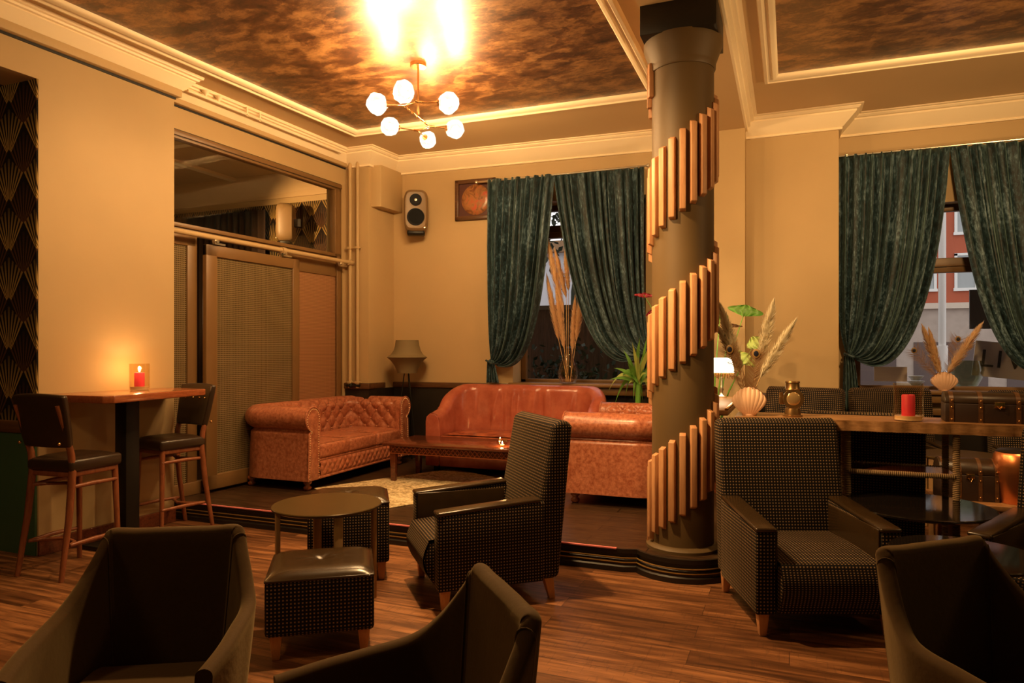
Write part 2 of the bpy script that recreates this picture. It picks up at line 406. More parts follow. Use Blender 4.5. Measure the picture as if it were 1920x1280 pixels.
M['eye2'] = simple('feather_eye_ring', (.35, .20, .06), .5)
M['leaf'] = simple('green_leaf', (.12, .30, .04), .45, 0, 10, .35)
M['leafy'] = simple('yellow_green_leaf', (.34, .42, .10), .45, 0, 8, .25)
M['redleaf'] = simple('dark_red_leaf', (.30, .01, .03), .35, 0, 12, .4)
M['pot'] = simple('dark_pot', (.05, .04, .03), .5)
exec_later = []
# ================================================================ SETTING
ZC = 3.97
struct(MB().box(-9.7, 4.4, -2.2, 9, -.1, 0).build('floor', M['floor']))
struct(MB().box(-9.7, 4.4, -2.2, 9, ZC, 4.1).build('ceiling', M['ceil']))
# painted fields in the ceiling
f1 = [(-4.44, 6.48), (-1.24, 6.54), (-1.27, .2), (-4.97, .2)]
f2 = [(-.09, 6.56), (3.4, 6.66), (3.4, .2), (-.10, .2)]
for k, f in enumerate((f1, f2)):
    struct(MB().plan(f, ZC - .012, ZC - .001).build('ceiling_field', M['mural']))
    prof = [(0, ZC), (0, ZC - .02), (.02, ZC - .045), (.045, ZC - .05), (.055, ZC - .03), (.075, ZC - .035), (.09, ZC - .055), (.115, ZC - .05), (.125, ZC)]
    struct(MB().sweep(f, prof, True, 1).build('trim_%d' % (k + 1), M['white'], smooth=50, recalc=True))
# beam and pilaster
struct(MB().box(-.95, -.43, -2.1, 7.95, 3.84, ZC + .01).build('ceiling_beam', M['ceil']))
# left wall
YA = 3.445
wl = MB().plan([(xl(YA), YA), (xl(4.6), 4.6), (-5.5, 4.6), (-5.5, YA)], 0, ZC)
struct(wl.build('wall_left', M['wall']))
struct(MB().plan([(xl(-2), -2), (xl(YA), YA), (-5.5, YA), (-5.5, -2)], 3.51, ZC).build('wall_left_header', M['wall']))
struct(MB().box(-9.7, -5.5, YA, 4.6, 0, ZC).build('wall_alcove', M['green']))
wp = MB().box(-7.0, -5.5, YA - .012, YA, .99, 3.51); wp.plan([(-5.5, YA - .012), (xl(YA) - .002, YA - .012), (xl(YA) - .002, YA), (-5.5, YA)], .99, 3.51)
struct(wp.build('wall_alcove_wallpaper', M['fans']))
struct(MB().box(-7.0, -5.145, YA - .03, YA, .90, .99).build('trim_3', M['dado'], bev=.008))
struct(MB().box(-7.0, -5.15, YA - .015, YA, 0, .90).build('wall_alcove_dado', M['green']))
struct(MB().box(-7.15, -7.0, -2, YA, 0, 3.51).build('wall_alcove_back', M['fans']))
struct(MB().box(-9.7, -5.5, -2, YA - .02, 3.511, ZC).build('ceiling_alcove', M['dado']))
struct(MB().plan([(xl(YA), YA - .01), (xl(4.6), 4.6), (xl(4.6) + .025, 4.6), (xl(YA) + .025, YA - .01)], 0, .12).build('baseboard_left', M['darkwood'], bev=.006))
# recessed part: header panel, right jamb, bulge in the corner
Y0, Y1 = 4.6, 7.24
def rec(off0, off1, y0, y1, z0, z1, mb=None):
    mb = mb or MB(); return mb.plan([(xd(y0) + off0, y0), (xd(y1) + off0, y1), (xd(y1) + off1, y1), (xd(y0) + off1, y0)], z0, z1)
struct(rec(-.2, 0, Y0, Y1, 3.55, ZC).build('wall_left_recess', M['wall']))
struct(rec(0, .06, Y0, Y1 - .02, 3.78, 3.826).build('trim_4', M['wall'], bev=.004))
struct(rec(-.2, .0, 7.13, Y1, .15, 3.55).build('wall_left_jamb', M['wall']))
struct(rec(0, .02, 7.05, 7.13, .15, 3.55, rec(0, .03, Y0, 7.13, 3.50, 3.55)).build('trim_5', M['frame'], bev=.004))
struct(MB().plan([(-5.3, Y1), (-4.79, Y1), (-4.74, 7.80), (-4.74, 8.1), (-5.3, 8.1)], .1, ZC).build('wall_left_corner', M['wall']))
struct(MB().plan([(-4.80, 7.29), (-4.655, 7.31), (-4.62, 7.775), (-4.8, 7.775)], 3.29, 3.80).build('trim_6', M['wall'], bev=.004))
# transom window over the sliding door
win3 = thing('window_3', None, None, kind='structure')
fr = rec(-.06, .02, Y0, 7.13, 3.47, 3.51); rec(-.06, .02, Y0, 7.13, 2.66, 2.70, fr); rec(-.06, .02, 7.01, 7.07, 2.66, 3.5, fr)
fr.build('window_frame', M['frame'], win3, bev=.004)
rec(-.02, -.014, Y0, 7.03, 2.70, 3.47).build('window_glass', glass('transom_glass', (.95, .93, .88), .04), win3)
# fixed screen frames beside the sliding door
door2 = thing('door_2', None, None, kind='structure')
yL = ydoor(360); yM = ydoor(541); yR = ydoor(645)
fr = rec(-.05, .0, Y0, yL + .04, 2.50, 2.62); rec(-.05, .0, yL - .05, yL + .06, .15, 2.6, fr); rec(-.05, .01, Y0, 7.13, .15, .27, fr)
rec(-.05, .0, yM, 7.13, 2.42, 2.62, fr); rec(-.05, .0, yR - .03, 7.13, .15, 2.6, fr); rec(-.05, .0, yM - .05, yM + .1, .15, 2.6, fr)
rec(-.05, .0, Y0, 7.13, 2.60, 2.67, fr)
fr.build('door_frame', M['frame'], door2, bev=.005)
rec(-.025, -.015, Y0, yL - .04, .27, 2.5).build('mesh_panel', M['mesh'], door2)
rec(-.025, -.015, yM + .05, yR, .27, 2.45).build('ribbed_panel', M['meshred'], door2)
# sliding door on a pipe rail
door1 = thing('door_1', None, None, kind='structure')
ya, yb_, = ydoor(372), ydoor(548)
fr = rec(.05, .10, ya, ya + .13, .18, 2.53); rec(.05, .10, yb_ - .10, yb_, .18, 2.53, fr); rec(.05, .10, ya, yb_, 2.42, 2.53, fr); rec(.05, .10, ya, yb_, .18, .32, fr)
fr.build('door_leaf_frame', M['frame'], door1, bev=.006)
rec(.07, .08, ya + .12, yb_ - .09, .31, 2.43).build('mesh_panel', M['mesh'], door1)
p0 = Vector((xd(4.62) + .11, 4.62, 2.60)); p1 = Vector((xd(7.35) + .11, 7.35, 2.60))
rl = MB().tube([p0, p1], .024, 12)
for q in (.52, .93): 
    c = p0.lerp(p1, q); rl.tube([c - Vector((0, .03, 0)), c + Vector((0, .03, 0))], .034, 12)
rl.build('slide_rail', M['wall'], door1, smooth=40)
for yy in (ya + .1, yb_ - .25, 7.0):
    x = xd(yy) + .11
    h = MB().cbox((x, yy, 2.56), (.03, .05, .05)).cbox((x, yy + .07, 2.545), (.02, .09, .018)); h.tube([(x - .03, yy, 2.565), (x + .03, yy, 2.565)], .018, 10)
    h.build('rail_hanger', M['steel'], door1)
# back wall (slightly skewed) with window 1
def bw(x0, x1, z0, z1, mb=None, off0=0, off1=.42):
    mb = mb or MB(); return mb.plan([(x0, yb(x0) + off0), (x1, yb(x1) + off0), (x1, yb(x1) + off1), (x0, yb(x0) + off1)], z0, z1)
WX0, WX1 = -3.12, -1.52
m = bw(-4.8, WX0, 0, ZC); bw(WX1, -.9, 0, ZC, m); bw(WX0, WX1, 3.3, ZC, m); bw(WX0, WX1, 0, 1.10, m)
struct(m.build('wall_back', M['wall']))
struct(bw(-4.74, WX0 + .05, 1.05, 1.12, None, -.03, 0).build('trim_7', M['dado'], bev=.008))
struct(bw(-4.74, -1.0, .15, 1.05, None, -.012, 0).build('wall_back_wainscot', M['wains']))
m = MB().box(-4.80, -4.76, 7.22, 7.8, 1.05, 1.12); m.box(-5.14, -4.76, 7.20, 7.24, 1.05, 1.12)
struct(m.build('trim_8', M['dado'], bev=.006))
m = MB().plan([(-5.14, 7.225), (-4.78, 7.225), (-4.735, 7.76), (-4.76, 7.78), (-4.8, 7.26), (-5.14, 7.24)], .15, 1.05)
struct(m.build('wall_corner_wainscot', M['wains']))
# pilaster under the beam, pier and window wall on the right
struct(MB().box(-.98, -.43, 7.62, 8.2, 0, 3.84).build('wall_pilaster', M['wall']))
PX1 = .47
struct(MB().box(-.43, PX1, 7.84, 8.5, 0, ZC).build('wall_pier', M['wall']))
m = MB().box(PX1, .64, 8.15, 8.55, 0, ZC); m.box(2.75, 4.3, 8.15, 8.55, 0, ZC); m.box(.64, 2.75, 8.15, 8.55, 3.02, ZC); m.box(.64, 2.75, 8.15, 8.55, 0, 1.08)
struct(m.build('wall_back_right', M['wall']))
m = MB().box(-.43, PX1 + .03, 7.80, 7.84, 1.0, 1.07); m.box(PX1 - .0, PX1 + .035, 7.80, 8.15, 1.0, 1.07)
struct(m.build('trim_9', M['dado'], bev=.006))
struct(MB().box(-.43, PX1 + .01, 7.825, 7.84, 0, 1.0).build('wall_pier_wainscot', M['wains']))
m = MB().box(PX1, 3.2, 8.10, 8.15, .86, .93); struct(m.build('trim_10', M['frame'], bev=.006))
struct(MB().box(PX1, 4.2, 8.13, 8.15, 0, .9).build('wall_window_wainscot', M['wains']))
# the remaining walls
struct(MB().box(4.2, 4.4, -2.2, 8.6, 0, ZC).build('wall_right', M['green']))
struct(MB().box(-9.7, 4.4, -2.2, -2.0, 0, ZC).build('wall_front', M['green']))
# room behind the sliding door
struct(MB().box(-9.7, -9.5, 4.6, 8.1, 0, ZC).build('wall_other_left', M['wall']))
struct(MB().box(-9.6, -5.3, 7.85, 8.1, 0, ZC).build('wall_other_back', M['wall']))
struct(MB().box(-9.5, -5.32, 7.835, 7.85, 0, 3.58).build('wall_other_wallpaper', M['fans']))
struct(MB().box(-9.5, -5.5, 4.6, 7.85, 0, .15).build('floor_other', M['platform']))
cp = [(0, 3.66), (.02, 3.66), (.03, 3.70), (.10, 3.86), (.14, 3.90), (.14, ZC), (0, ZC)]
struct(MB().sweep([(-9.5, 4.6), (-9.5, 7.84), (-5.34, 7.84)], cp, False, -1).build('trim_11', M['ceil'], smooth=50, recalc=True))
def wav(u, v): return Vector((-9.4 + 2.6 * u, 7.74 + .03 * math.sin(u * 150), .2 + 3.3 * v))
tag(MB().grid(wav, 240, 2).build('dark_curtain', simple('brown_curtain', (.06, .03, .015), .8), smooth=60, solid=.005), 'dark brown curtain in the room behind the sliding door', 'curtain')
def wav2(u, v): return Vector((-5.75, 6.4 + 1.2 * u, .2 + 2.2 * v)) + Vector((.03 * math.sin(u * 110), 0, 0))
tag(MB().grid(wav2, 160, 2).build('red_curtain', M['red'], smooth=60, solid=.005), 'red curtain hanging behind the ribbed glass screen', 'curtain')
m = MB().box(-9.5, -5.5, 6.1, 6.2, 3.93, ZC); m.box(-7.4, -7.3, 4.6, 7.84, 3.93, ZC)
struct(m.build('ceiling_other_beam', M['white']))
# platform with fascia and pink strip
PZ = .15
def arc(cx, cy, r, a0, a1, n=10): return [(cx + r * math.cos(R(a0 + (a1 - a0) * i / n)), cy + r * math.sin(R(a0 + (a1 - a0) * i / n))) for i in range(n + 1)]
CX, CY, CR = -.69, 4.93, .21
edge = [(-5.3, 4.70), (-1.12, 4.70)] + arc(-1.12, 4.60, .10, 90, 60, 3)[1:] + [(-.99, 4.66)] + arc(CX, CY, .335, 225, 330, 12)[1:] + [(-.40, 5.0), (-.40, 7.63)]
edge = [(-5.3, 4.70), (-1.06, 4.70)] + arc(CX, CY, .335, 216, 345, 14) + [(-.365, 7.63)]
top = edge + [(-.98, 7.63), (-1.0, yb(-1)), (-4.7, yb(-4.7)), (-5.3, 7.3)]
struct(MB().plan(top, 0.0, PZ).build('floor_platform', M['platform']))
pf = [(0, 0), (.03, 0), (.03, .035), (.02, .045), (.02, .075), (.008, .085), (.008, PZ - .03), (.02, PZ - .025), (.02, PZ + .004), (0, PZ + .004)]
struct(MB().sweep(edge, pf, False, -1).build('trim_12', M['wains'], smooth=40, recalc=True))
for z in (.062, .092):
    gp = [(.018, z), (.026, z), (.026, z + .006), (.018, z + .006)]
    struct(MB().sweep(edge, gp, False, -1).build('trim_13', M['gold'], recalc=True))
struct(MB().box(-5.0, -1.10, 4.672, 4.692, PZ + .002, PZ + .010).build('trim_14', M['strip']))
struct(MB().box(-5.25, 4.2, 6.45, 8.15, 0, .10).build('floor_right_step', M['platform'])) if False else None
# cornices
cz = 3.775
prof = [(0, cz), (.03, cz), (.035, cz + .012), (.03, cz + .02), (.045, cz + .03), (.155, cz + .135), (.155, cz + .15), (.175, cz + .155), (.19, cz + .17), (.19, cz + .18), (.215, cz + .183), (.215, ZC), (0, ZC)]
zc = 3.825
profL = [(0, zc), (.05, zc), (.055, zc + .006), (.12, zc + .085), (.12, zc + .095), (.14, zc + .10), (.145, zc + .115), (.165, zc + .12), (.17, zc + .14), (.17, ZC), (0, ZC)]
path = [(xl(-2), -2), (xl(4.6), 4.6), (xd(4.6) + .01, 4.6), (xd(Y1) + .01, Y1), (xd(Y1) + .18, Y1)]
struct(MB().sweep(path, profL, False, -1).build('trim_15', M['white'], smooth=28, recalc=True))
path = [(-5.1, Y1), (-4.79, Y1), (-4.74, 7.755), (-.95, yb(-.95))]
struct(MB().sweep(path, prof, False, -1).build('trim_20', M['white'], smooth=28, recalc=True))
prof2 = [(0, 3.84), (.02, 3.84), (.025, 3.87), (.05, 3.88), (.055, 3.915), (.085, 3.92), (.09, 3.955), (.12, 3.958), (.12, ZC), (0, ZC)]
struct(MB().sweep([(-.43, -2), (-.43, 7.80)], prof2, False, -1).build('trim_16', M['white'], smooth=28, recalc=True))
path = [(-.43, 7.84), (PX1, 7.84), (PX1, 8.15), (4.2, 8.15)]
struct(MB().sweep(path, prof, False, -1).build('trim_17', M['white'], smooth=28, recalc=True))
struct(MB().sweep([(4.2, -2), (4.2, 8.15)], prof, False, 1).build('trim_18', M['white'], smooth=28, recalc=True))
# ledge under the pillar cornice
struct(MB().plan([(xl(-2), -2), (xl(4.63), 4.63), (xl(4.63) + .06, 4.63), (xl(-2) + .06, -2)], 3.76, 3.826).build('trim_19', M['wall'], bev=.003))

m = MB().plan([(xl(-2), -2), (xl(4.61), 4.61), (xl(4.61) + .012, 4.61), (xl(-2) + .012, -2)], 3.742, 3.76)  # black strips put in as painted shade under the ledges and header
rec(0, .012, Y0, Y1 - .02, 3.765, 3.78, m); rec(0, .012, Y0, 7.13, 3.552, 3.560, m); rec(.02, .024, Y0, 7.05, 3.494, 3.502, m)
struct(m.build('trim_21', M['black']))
# windows
def window(name, x0, x1, z0, z1, y, zt, sill_y0, parts=2):
    wv = thing(name, None, None, kind='structure')
    f = MB(); t = .07
    f.box(x0, x0 + t, y, y + .07, z0, z1); f.box(x1 - t, x1, y, y + .07, z0, z1); f.box(x0, x1, y, y + .07, z1 - t, z1); f.box(x0, x1, y, y + .07, z0, z0 + .05)
    f.build('window_frame', M['frame'], wv, bev=.008)
    MB().box(x0 + t, x1 - t, y - .015, y + .07, zt, zt + .15).box(x0 + t, x1 - t, y - .03, y, zt + .06, zt + .075).build('transom_bar', M['frame'], wv, bev=.006)
    MB().box(x0 + .03, x1 - .03, y + .04, y + .046, z0 + .03, zt + .02).build('window_glass', M['pane'], wv)
    MB().box(x0 + .03, x1 - .03, y + .04, y + .046, zt + .12, z1 - .03).build('window_glass', M['pane'], wv)
    MB().box(x0 - .04, x1 + .04, sill_y0, y + .02, z0 - .03, z0 + .012).build('window_sill', M['frame'], wv, bev=.01)
    return wv
w1 = window('window_1', WX0, WX1, 1.12, 3.3, 8.10, 2.90, 7.76)
w2 = window('window_2', .64, 2.75, 1.10, 3.02, 8.30, 2.32, 8.02)
MB().box(1.33, 1.50, 8.272, 8.285, 2.375, 2.39).build('window_latch', M['blackmetal'], w2)
MB().box(WX0 - .02, WX1 + .02, 7.80, 7.86, 1.0, 1.09).build('apron_moulding', M['frame'], w1, bev=.01)
MB().box(.6, 2.8, 8.05, 8.14, .985, 1.07).build('apron_moulding', M['frame'], w2, bev=.01)

# ---------------------------------------------------------------- column
col = thing('column', 'round dark olive column wrapped in a spiral of upright wooden slats', 'column', (CX, CY, 0))
MB().lathe([(CR, .0), (CR, 3.47)], n=64).build('shaft', M['column'], col, smooth=40)
MB().lathe([(CR + .006, 3.44), (CR + .012, 3.45), (CR + .012, 3.475), (CR + .015, 3.49), (CR + .055, 3.60), (CR + .058, 3.645)], n=64).build('capital', M['column'], col, smooth=50)
MB().box(-.25, .25, -.25, .25, 3.64, 3.845).build('abacus_block', M['wains'], col, bev=.004)
MB().lathe([(CR + .04, 0), (CR + .04, PZ + .02), (CR + .02, PZ + .035), (CR, PZ + .04)], n=64).build('base_ring', M['column'], col, smooth=40)
faceang = math.atan2(-CY, -CX)      # towards the camera
sl = MB(); sl.prism_x([(-.025, -.255), (.025, -.255), (.025, .255), (-.025, .255)], 0, .032)
sl = MB().box(0, .034, -.021, .021, -.262, .262)
n0 = 0
sl.v = [(x, y, z + (.018 if (z > 0 and x < .01) else (-.018 if (z < 0 and x < .01) else 0))) for x, y, z in sl.v]
s0 = None
for k in range(-26, 37):
    zc = 1.70 + .0508 * k; a = faceang + R(18 * k)
    if zc + .262 > 3.53:
        s_ = MB().box(0, .034, -.021, .021, -.262, 3.50 - zc).build('wooden_slat', M['slat'], col, bev=.004)
    elif s0 is None: s0 = s_ = sl.build('wooden_slat', M['slat'], col, bev=.004)
    else: s_ = s0.copy(); COL.objects.link(s_); s_.parent = col
    s_.location = ((CR - .001) * math.cos(a), (CR - .001) * math.sin(a), zc); s_.rotation_euler = (0, 0, a)

# ---------------------------------------------------------------- heating pipes
hp = thing('heating_pipe', 'pair of tan painted heating pipes rising in the corner left of the speaker', 'pipe', (-4.97, 7.19, 0))
for px in (-.055, .055):
    MB().tube([(px, 0, 1.06), (px, 0, 3.80), (px + .01, 0, 3.85), (px + .06, 0, 3.88), (px + .18, .0, 3.885)], .021, 12).build('riser', M['wall'], hp, smooth=60)
for z in (1.13, 2.78): MB().tube([(-.12, -.01, z), (.12, -.01, z)], .008, 8).cbox((-.055, 0, z), (.055, .055, .03)).cbox((.055, 0, z), (.055, .055, .03)).build('pipe_clamp', M['wall'], hp, bev=.003)
MB().sphere((-.03, -.02, 1.09), .030).tube([(-.1, -.02, 1.09), (.1, -.02, 1.09)], .014, 8).build('valve', M['blackmetal'], hp)
cpz = thing('gas_pipe', 'white painted pipe with two bell fittings running along the left cornice', 'pipe')
pa = Vector((xd(4.75) + .19, 4.75, 3.875)); pb = Vector((xd(6.9) + .19, 6.9, 3.875))
MB().tube([pa, pb], .014, 10).build('pipe_run', M['white'], cpz, smooth=60)
for yy in (4.95, 5.10):
    MB().lathe([(.012, 0), (.014, .03), (.035, .05), (.038, .056), (.0001, .057)], (xd(yy) + .19, yy, 3.88), 14).build('bell_fitting', M['white'], cpz, smooth=60)
for yy in (5.45, 5.62):
    MB().cbox((xd(yy) + .19, yy, 3.90), (.012, .02, .09)).cbox((xd(yy) + .19, yy, 3.87), (.04, .03, .012)).build('bracket', M['white'], cpz)

# ---------------------------------------------------------------- things outside the windows
def facade():
    b = thing('apartment_building', 'red rendered apartment house with a stone ground floor across the street', 'building', (3, 20, 0))
    MB().box(-4.5, 14, 0, .5, 2.7, 14).build('wall', simple('red_render', (.42, .10, .045), .8, 0, 2, .1), b)
    MB().box(-4.5, 14, -.02, .5, -.5, 2.62).build('stone_base', simple('stone', (.42, .34, .28), .8, 0, 6, .2), b)
    MB().box(-4.5, 14, -.12, .5, 2.58, 2.72).build('ledge', simple('ledge', (.6, .5, .4), .7), b)
    gl = simple('dim_window', (.35, .38, .38), .2); wf = simple('white_window_frame', (.75, .75, .72), .6); dk = simple('shop_glass', (.10, .065, .055), .5)
    for ix in range(-3, 7):
        for iz in range(4):
            x = -.05 + ix * 1.30; z = 3.08 + iz * 1.38
            f = MB(); f.box(x - .48, x + .48, -.06, .02, z - .07, z); f.box(x - .46, x - .40, -.05, .02, z, z + .85); f.box(x + .40, x + .46, -.05, .02, z, z + .85); f.box(x - .03, x + .03, -.05, .02, z, z + .85); f.box(x - .46, x + .46, -.05, .02, z + .80, z + .86)
            fo = f.build('window', wf, b); MB().box(x - .44, x + .44, -.02, .01, z, z + .83).build('pane', gl, fo)
    for ix in range(-1, 5):
        x = .70 + ix * 1.97
        MB().box(x - .79, x + .79, -.05, .02, -.2, 1.75).build('shop_window', dk, b)
facade()
struct(MB().box(-16, 18, 8.6, 20, -.6, -.5).build('ground_street', simple('street', (.34, .31, .30), .7, 0, 1, .1)))
lp = thing('street_lamp', 'pale street lamp post standing outside the right window', 'lamp post', (2.12, 12.0, -.5))
MB().tube([(0, 0, 0), (0, 0, 2.1)], .075, 14).build('lower_pole', simple('post_white', (.8, .78, .74), .6), lp)
MB().tube([(0, 0, 2.1), (0, 0, 7.5)], .05, 14).build('pole', simple('post_grey', (.7, .68, .64), .6), lp)
ds = thing('display_board', 'leaning display board lettered LIV outside the right window pane', 'sign', (2.05, 8.62, 1.42), R(0))
bd = MB().box(-.24, .40, 0, .02, -.19, .18).build('board', simple('board_white', (.55, .48, .42), .6), ds); bd.rotation_euler = (0, R(6), 0)
def letter(ch, x):
    f = bpy.data.curves.new('lettering', 'FONT'); f.body = ch; f.size = .26; f.extrude = .003; f.align_x = 'CENTER'
    o = bpy.data.objects.new('lettering', f); COL.objects.link(o)
    me = bpy.data.meshes.new_from_object(o); bpy.data.objects.remove(o); me.name = 'letter'
    me.materials.clear(); me.materials.append(M['pot'])
    o = bpy.data.objects.new('letter', me); COL.objects.link(o); o.parent = ds; o.location = (x, -.005, -.085 - x * .1); o.rotation_euler = (R(90), R(6), 0)
letter('L', -.13); letter('I', -.02); letter('V', .12)
nb = MB().box(-.22, .5, 0, .02, -.20, .22).build('notice_board', simple('board_dark', (.17, .15, .13), .5)); nb.location = (2.02, 8.75, 1.95)
tag(nb, 'dark grey notice board above the lettered display board', 'sign')
tag(MB().box(-.16, .16, 0, .02, 0, .16).build('card', simple('cream_card', (.75, .62, .5), .7), loc=(1.03, 8.60, 1.18)), 'small cream picture card behind the stacked bowls', 'card')
sh = thing('shop_counter', 'grey outdoor window ledge counter behind the glass of the right window', 'ledge', (1.6, 8.56, 1.08))
MB().box(-.95, 1.1, 0, .25, -.04, 0).build('ledge_top', simple('ledge_grey', (.42, .40, .40), .5), sh)
MB().box(-.95, 1.1, 0, .04, -1.55, -.04).build('ledge_front', simple('ledge_grey2', (.36, .33, .32), .5), sh)
# hedge and fence outside window 1
hd = MB(); rr = random.Random(3)
for k in range(900):
    c = Vector((rr.gauss(-2.85, .42), 8.75 + rr.random() * .4, .75 + abs(rr.gauss(0, .36))))
    d = Vector((rr.uniform(-1, 1), rr.uniform(-1, 1), rr.uniform(-1, 1))).normalized() * .05; e = d.cross(Vector((rr.random(), rr.random(), rr.random()))).normalized() * .03
    hd.add([c - d, c + e, c + d, c - e], [(0, 1, 2, 3)])
tag(hd.build('bush', simple('dark_bush', (.02, .04, .015), .6), smooth=0), 'dark leafy bush outside the left window', 'bush')
tr = MB(); tr.tube([(-3.3, 11, -.5), (-3.25, 11, 2.5), (-3.1, 11, 3.6), (-3.3, 11, 4.6)], [.12, .1, .07, .03], 8)
for k in range(900):
    c = Vector((rr.gauss(-3.25, .7), 11 + rr.uniform(-.4, .4), rr.gauss(4.0, .45)))
    d = Vector((rr.uniform(-1, 1), rr.uniform(-1, 1), rr.uniform(-1, 1))).normalized() * .07; e = d.cross(Vector((rr.random(), rr.random(), rr.random()))).normalized() * .04
    tr.add([c - d, c + e, c + d, c - e], [(0, 1, 2, 3)])
tag(tr.build('tree', simple('dark_tree', (.03, .04, .02), .8), smooth=0), 'dark small-leaved tree beyond the left window', 'tree')
fc = thing('garden_fence', 'brown board fence standing outside the left window', 'fence', (-2.6, 9.6, -.5))
MB().box(-2.4, 2.4, 0, .05, 0, 2.62).build('boards', wood('fence_boards', (.05, .03, .02), (.16, .09, .06), .7, (14, 1, 1)), fc)
MB().box(-2.4, 2.4, -.03, .08, 2.62, 2.68).build('cap_rail', simple('fence_cap', (.12, .10, .09), .6), fc)
sl_ = thing('slat_railing', 'short pale slatted railing outside the left window', 'railing', (-1.95, 9.2, -.5))
for k in range(8): MB().box(k * .09, k * .09 + .04, 0, .03, 0, 1.86 - k * .015).build('slat', simple('pale_slat', (.6, .5, .42), .7) if k == 0 else bpy.data.materials['pale_slat'], sl_)
MB().box(-6, 2, 0, .3, 0, 0.01)
wb = thing('white_house', 'white house front with a dark window beyond the left window', 'building', (-4, 15, -.5))
MB().box(-5, 5.2, 0, .3, 0, 4.25).build('wall', simple('white_wall', (.62, .62, .66), .8), wb)
MB().box(.3, 1.15, -.03, 0, 3.2, 4.05).build('window', simple('dark_pane', (.05, .045, .05), .2), wb)
MB().box(-5, 5.2, -.2, .3, 4.25, 4.5).build('roof_edge', simple('roof_edge', (.3, .17, .08), .7), wb)
# ================================================================ FURNITURE BUILDERS
def bez(p0, p1, p2, p3, t):
    s = 1 - t; return p0 * s ** 3 + p1 * (3 * s * s * t) + p2 * (3 * s * t * t) + p3 * t ** 3
def catmull(P, t):
    n = len(P) - 1; x = min(max(t, 0), 1) * n; i = min(int(x), n - 1); f = x - i
    a, b, c, d = P[max(i - 1, 0)], P[i], P[i + 1], P[min(i + 2, n)]
    return .5 * ((2 * b) + (c - a) * f + (2 * a - 5 * b + 4 * c - d) * f * f + (3 * b - a - 3 * c + d) * f ** 3)
def curtain(label, group, y, outer, inner, p1, p2, tie, tailw, tailz, seed, N=11):
    rr = random.Random(seed); O = WY(*outer, y); I = WY(*inner, y); P1 = WY(*p1, y); P2 = WY(*p2, y); TI = WY(*tie, y)
    sg = 1 if I.x > O.x else -1; ph = [rr.uniform(0, 6.28) for _ in range(4)]
    cu = thing('curtain', label, 'curtain', (O.x, y, tailz), group=group)
    wid = abs(I.x - O.x)
    def fold(u, t):
        w_ = u + .022 * math.sin(2 * math.pi * 2.3 * u + ph[0]) + .012 * math.sin(2 * math.pi * 5 * u + ph[1] + 1.2 * t)
        a = math.sin(2 * math.pi * N * w_ + ph[2] + .5 * math.sin(4 * t + ph[3]))
        return (abs(.5 + .5 * a)) ** .8
    def f(u, t):
        top = O.lerp(I, u)
        q1 = Vector((top.x + (P1.x - I.x) * u, y, top.z + (P1.z - I.z))); 
        q2 = Vector((O.x * (1 - u) + P2.x * u, y, TI.z + .35 * (1 - u) + (P2.z - TI.z) * u))
        en = Vector((TI.x - sg * .10 * (1 - u), y, TI.z + .05 * (1 - u) - .04 * u))
        p = bez(top, q1, q2, en, t)
        amp = .095 * (1 - .55 * t ** 3) * (.55 + .45 * min(1, t * 4))
        p.y = y + .02 - amp * fold(u, t) - .05 * math.sin(math.pi * t) * u
        p.x += .012 * math.cos(2 * math.pi * N * u + ph[2]) 
        return p - Vector((O.x, y, tailz))
    MB().grid(f, 190, 56, lambda u, t: (u * wid * 1.8, t * 2.4)).build('drape', M['velvet'], cu, smooth=180, solid=.006)
    def g(u, t):
        ww = tailw * (.45 + .55 * t ** .7)
        x = TI.x - sg * .115 + sg * (u - .15) * ww; z = TI.z + .03 - (TI.z + .03 - tailz) * t
        yy = y + .0 - .05 * (.5 + .5 * math.sin(2 * math.pi * 4.5 * u + ph[1] + t)) 
        return Vector((x, yy, z)) - Vector((O.x, y, tailz))
    MB().grid(g, 60, 16, lambda u, t: (u * .4, t * .5)).build('tail', M['velvet'], cu, smooth=180, solid=.006)
    tb = MB(); tb.tube([(TI.x - sg * .13, y - .07, TI.z + .03), (TI.x - sg * .04, y - .10, TI.z - .005), (TI.x + sg * .01, y - .04, TI.z - .01), (TI.x - sg * .04, y + .03, TI.z), (TI.x - sg * .13, y + .03, TI.z + .03)], .012, 8)
    o = tb.build('tie_band', M['velvet'], cu); o.location = (-O.x, -y, -tailz)
    return cu
GL, GR = 'green curtains at the left window', 'green curtains at the right window'
curtain('green velvet curtain left of the pampas vase, tied to the left', GL, 7.70, (914, 337), (1040, 326), (1022, 520), (1015, 712), (934, 680), .16, 1.13, 1, 9)
curtain('green velvet curtain swept right toward the slatted column', GL, 7.74, (1206, 314), (1038, 327), (1066, 520), (1108, 724), (1200, 662), .13, 1.14, 2, 12)
curtain('green velvet curtain beside the pier, left of the right window', GR, 8.02, (1570, 292), (1782, 276), (1757, 560), (1700, 735), (1608, 668), .17, .80, 3, 12)
curtain('green velvet curtain cut by the right edge of the photo', GR, 8.02, (2010, 256), (1782, 276), (1808, 480), (1850, 745), (1985, 685), .17, .80, 4, 12)
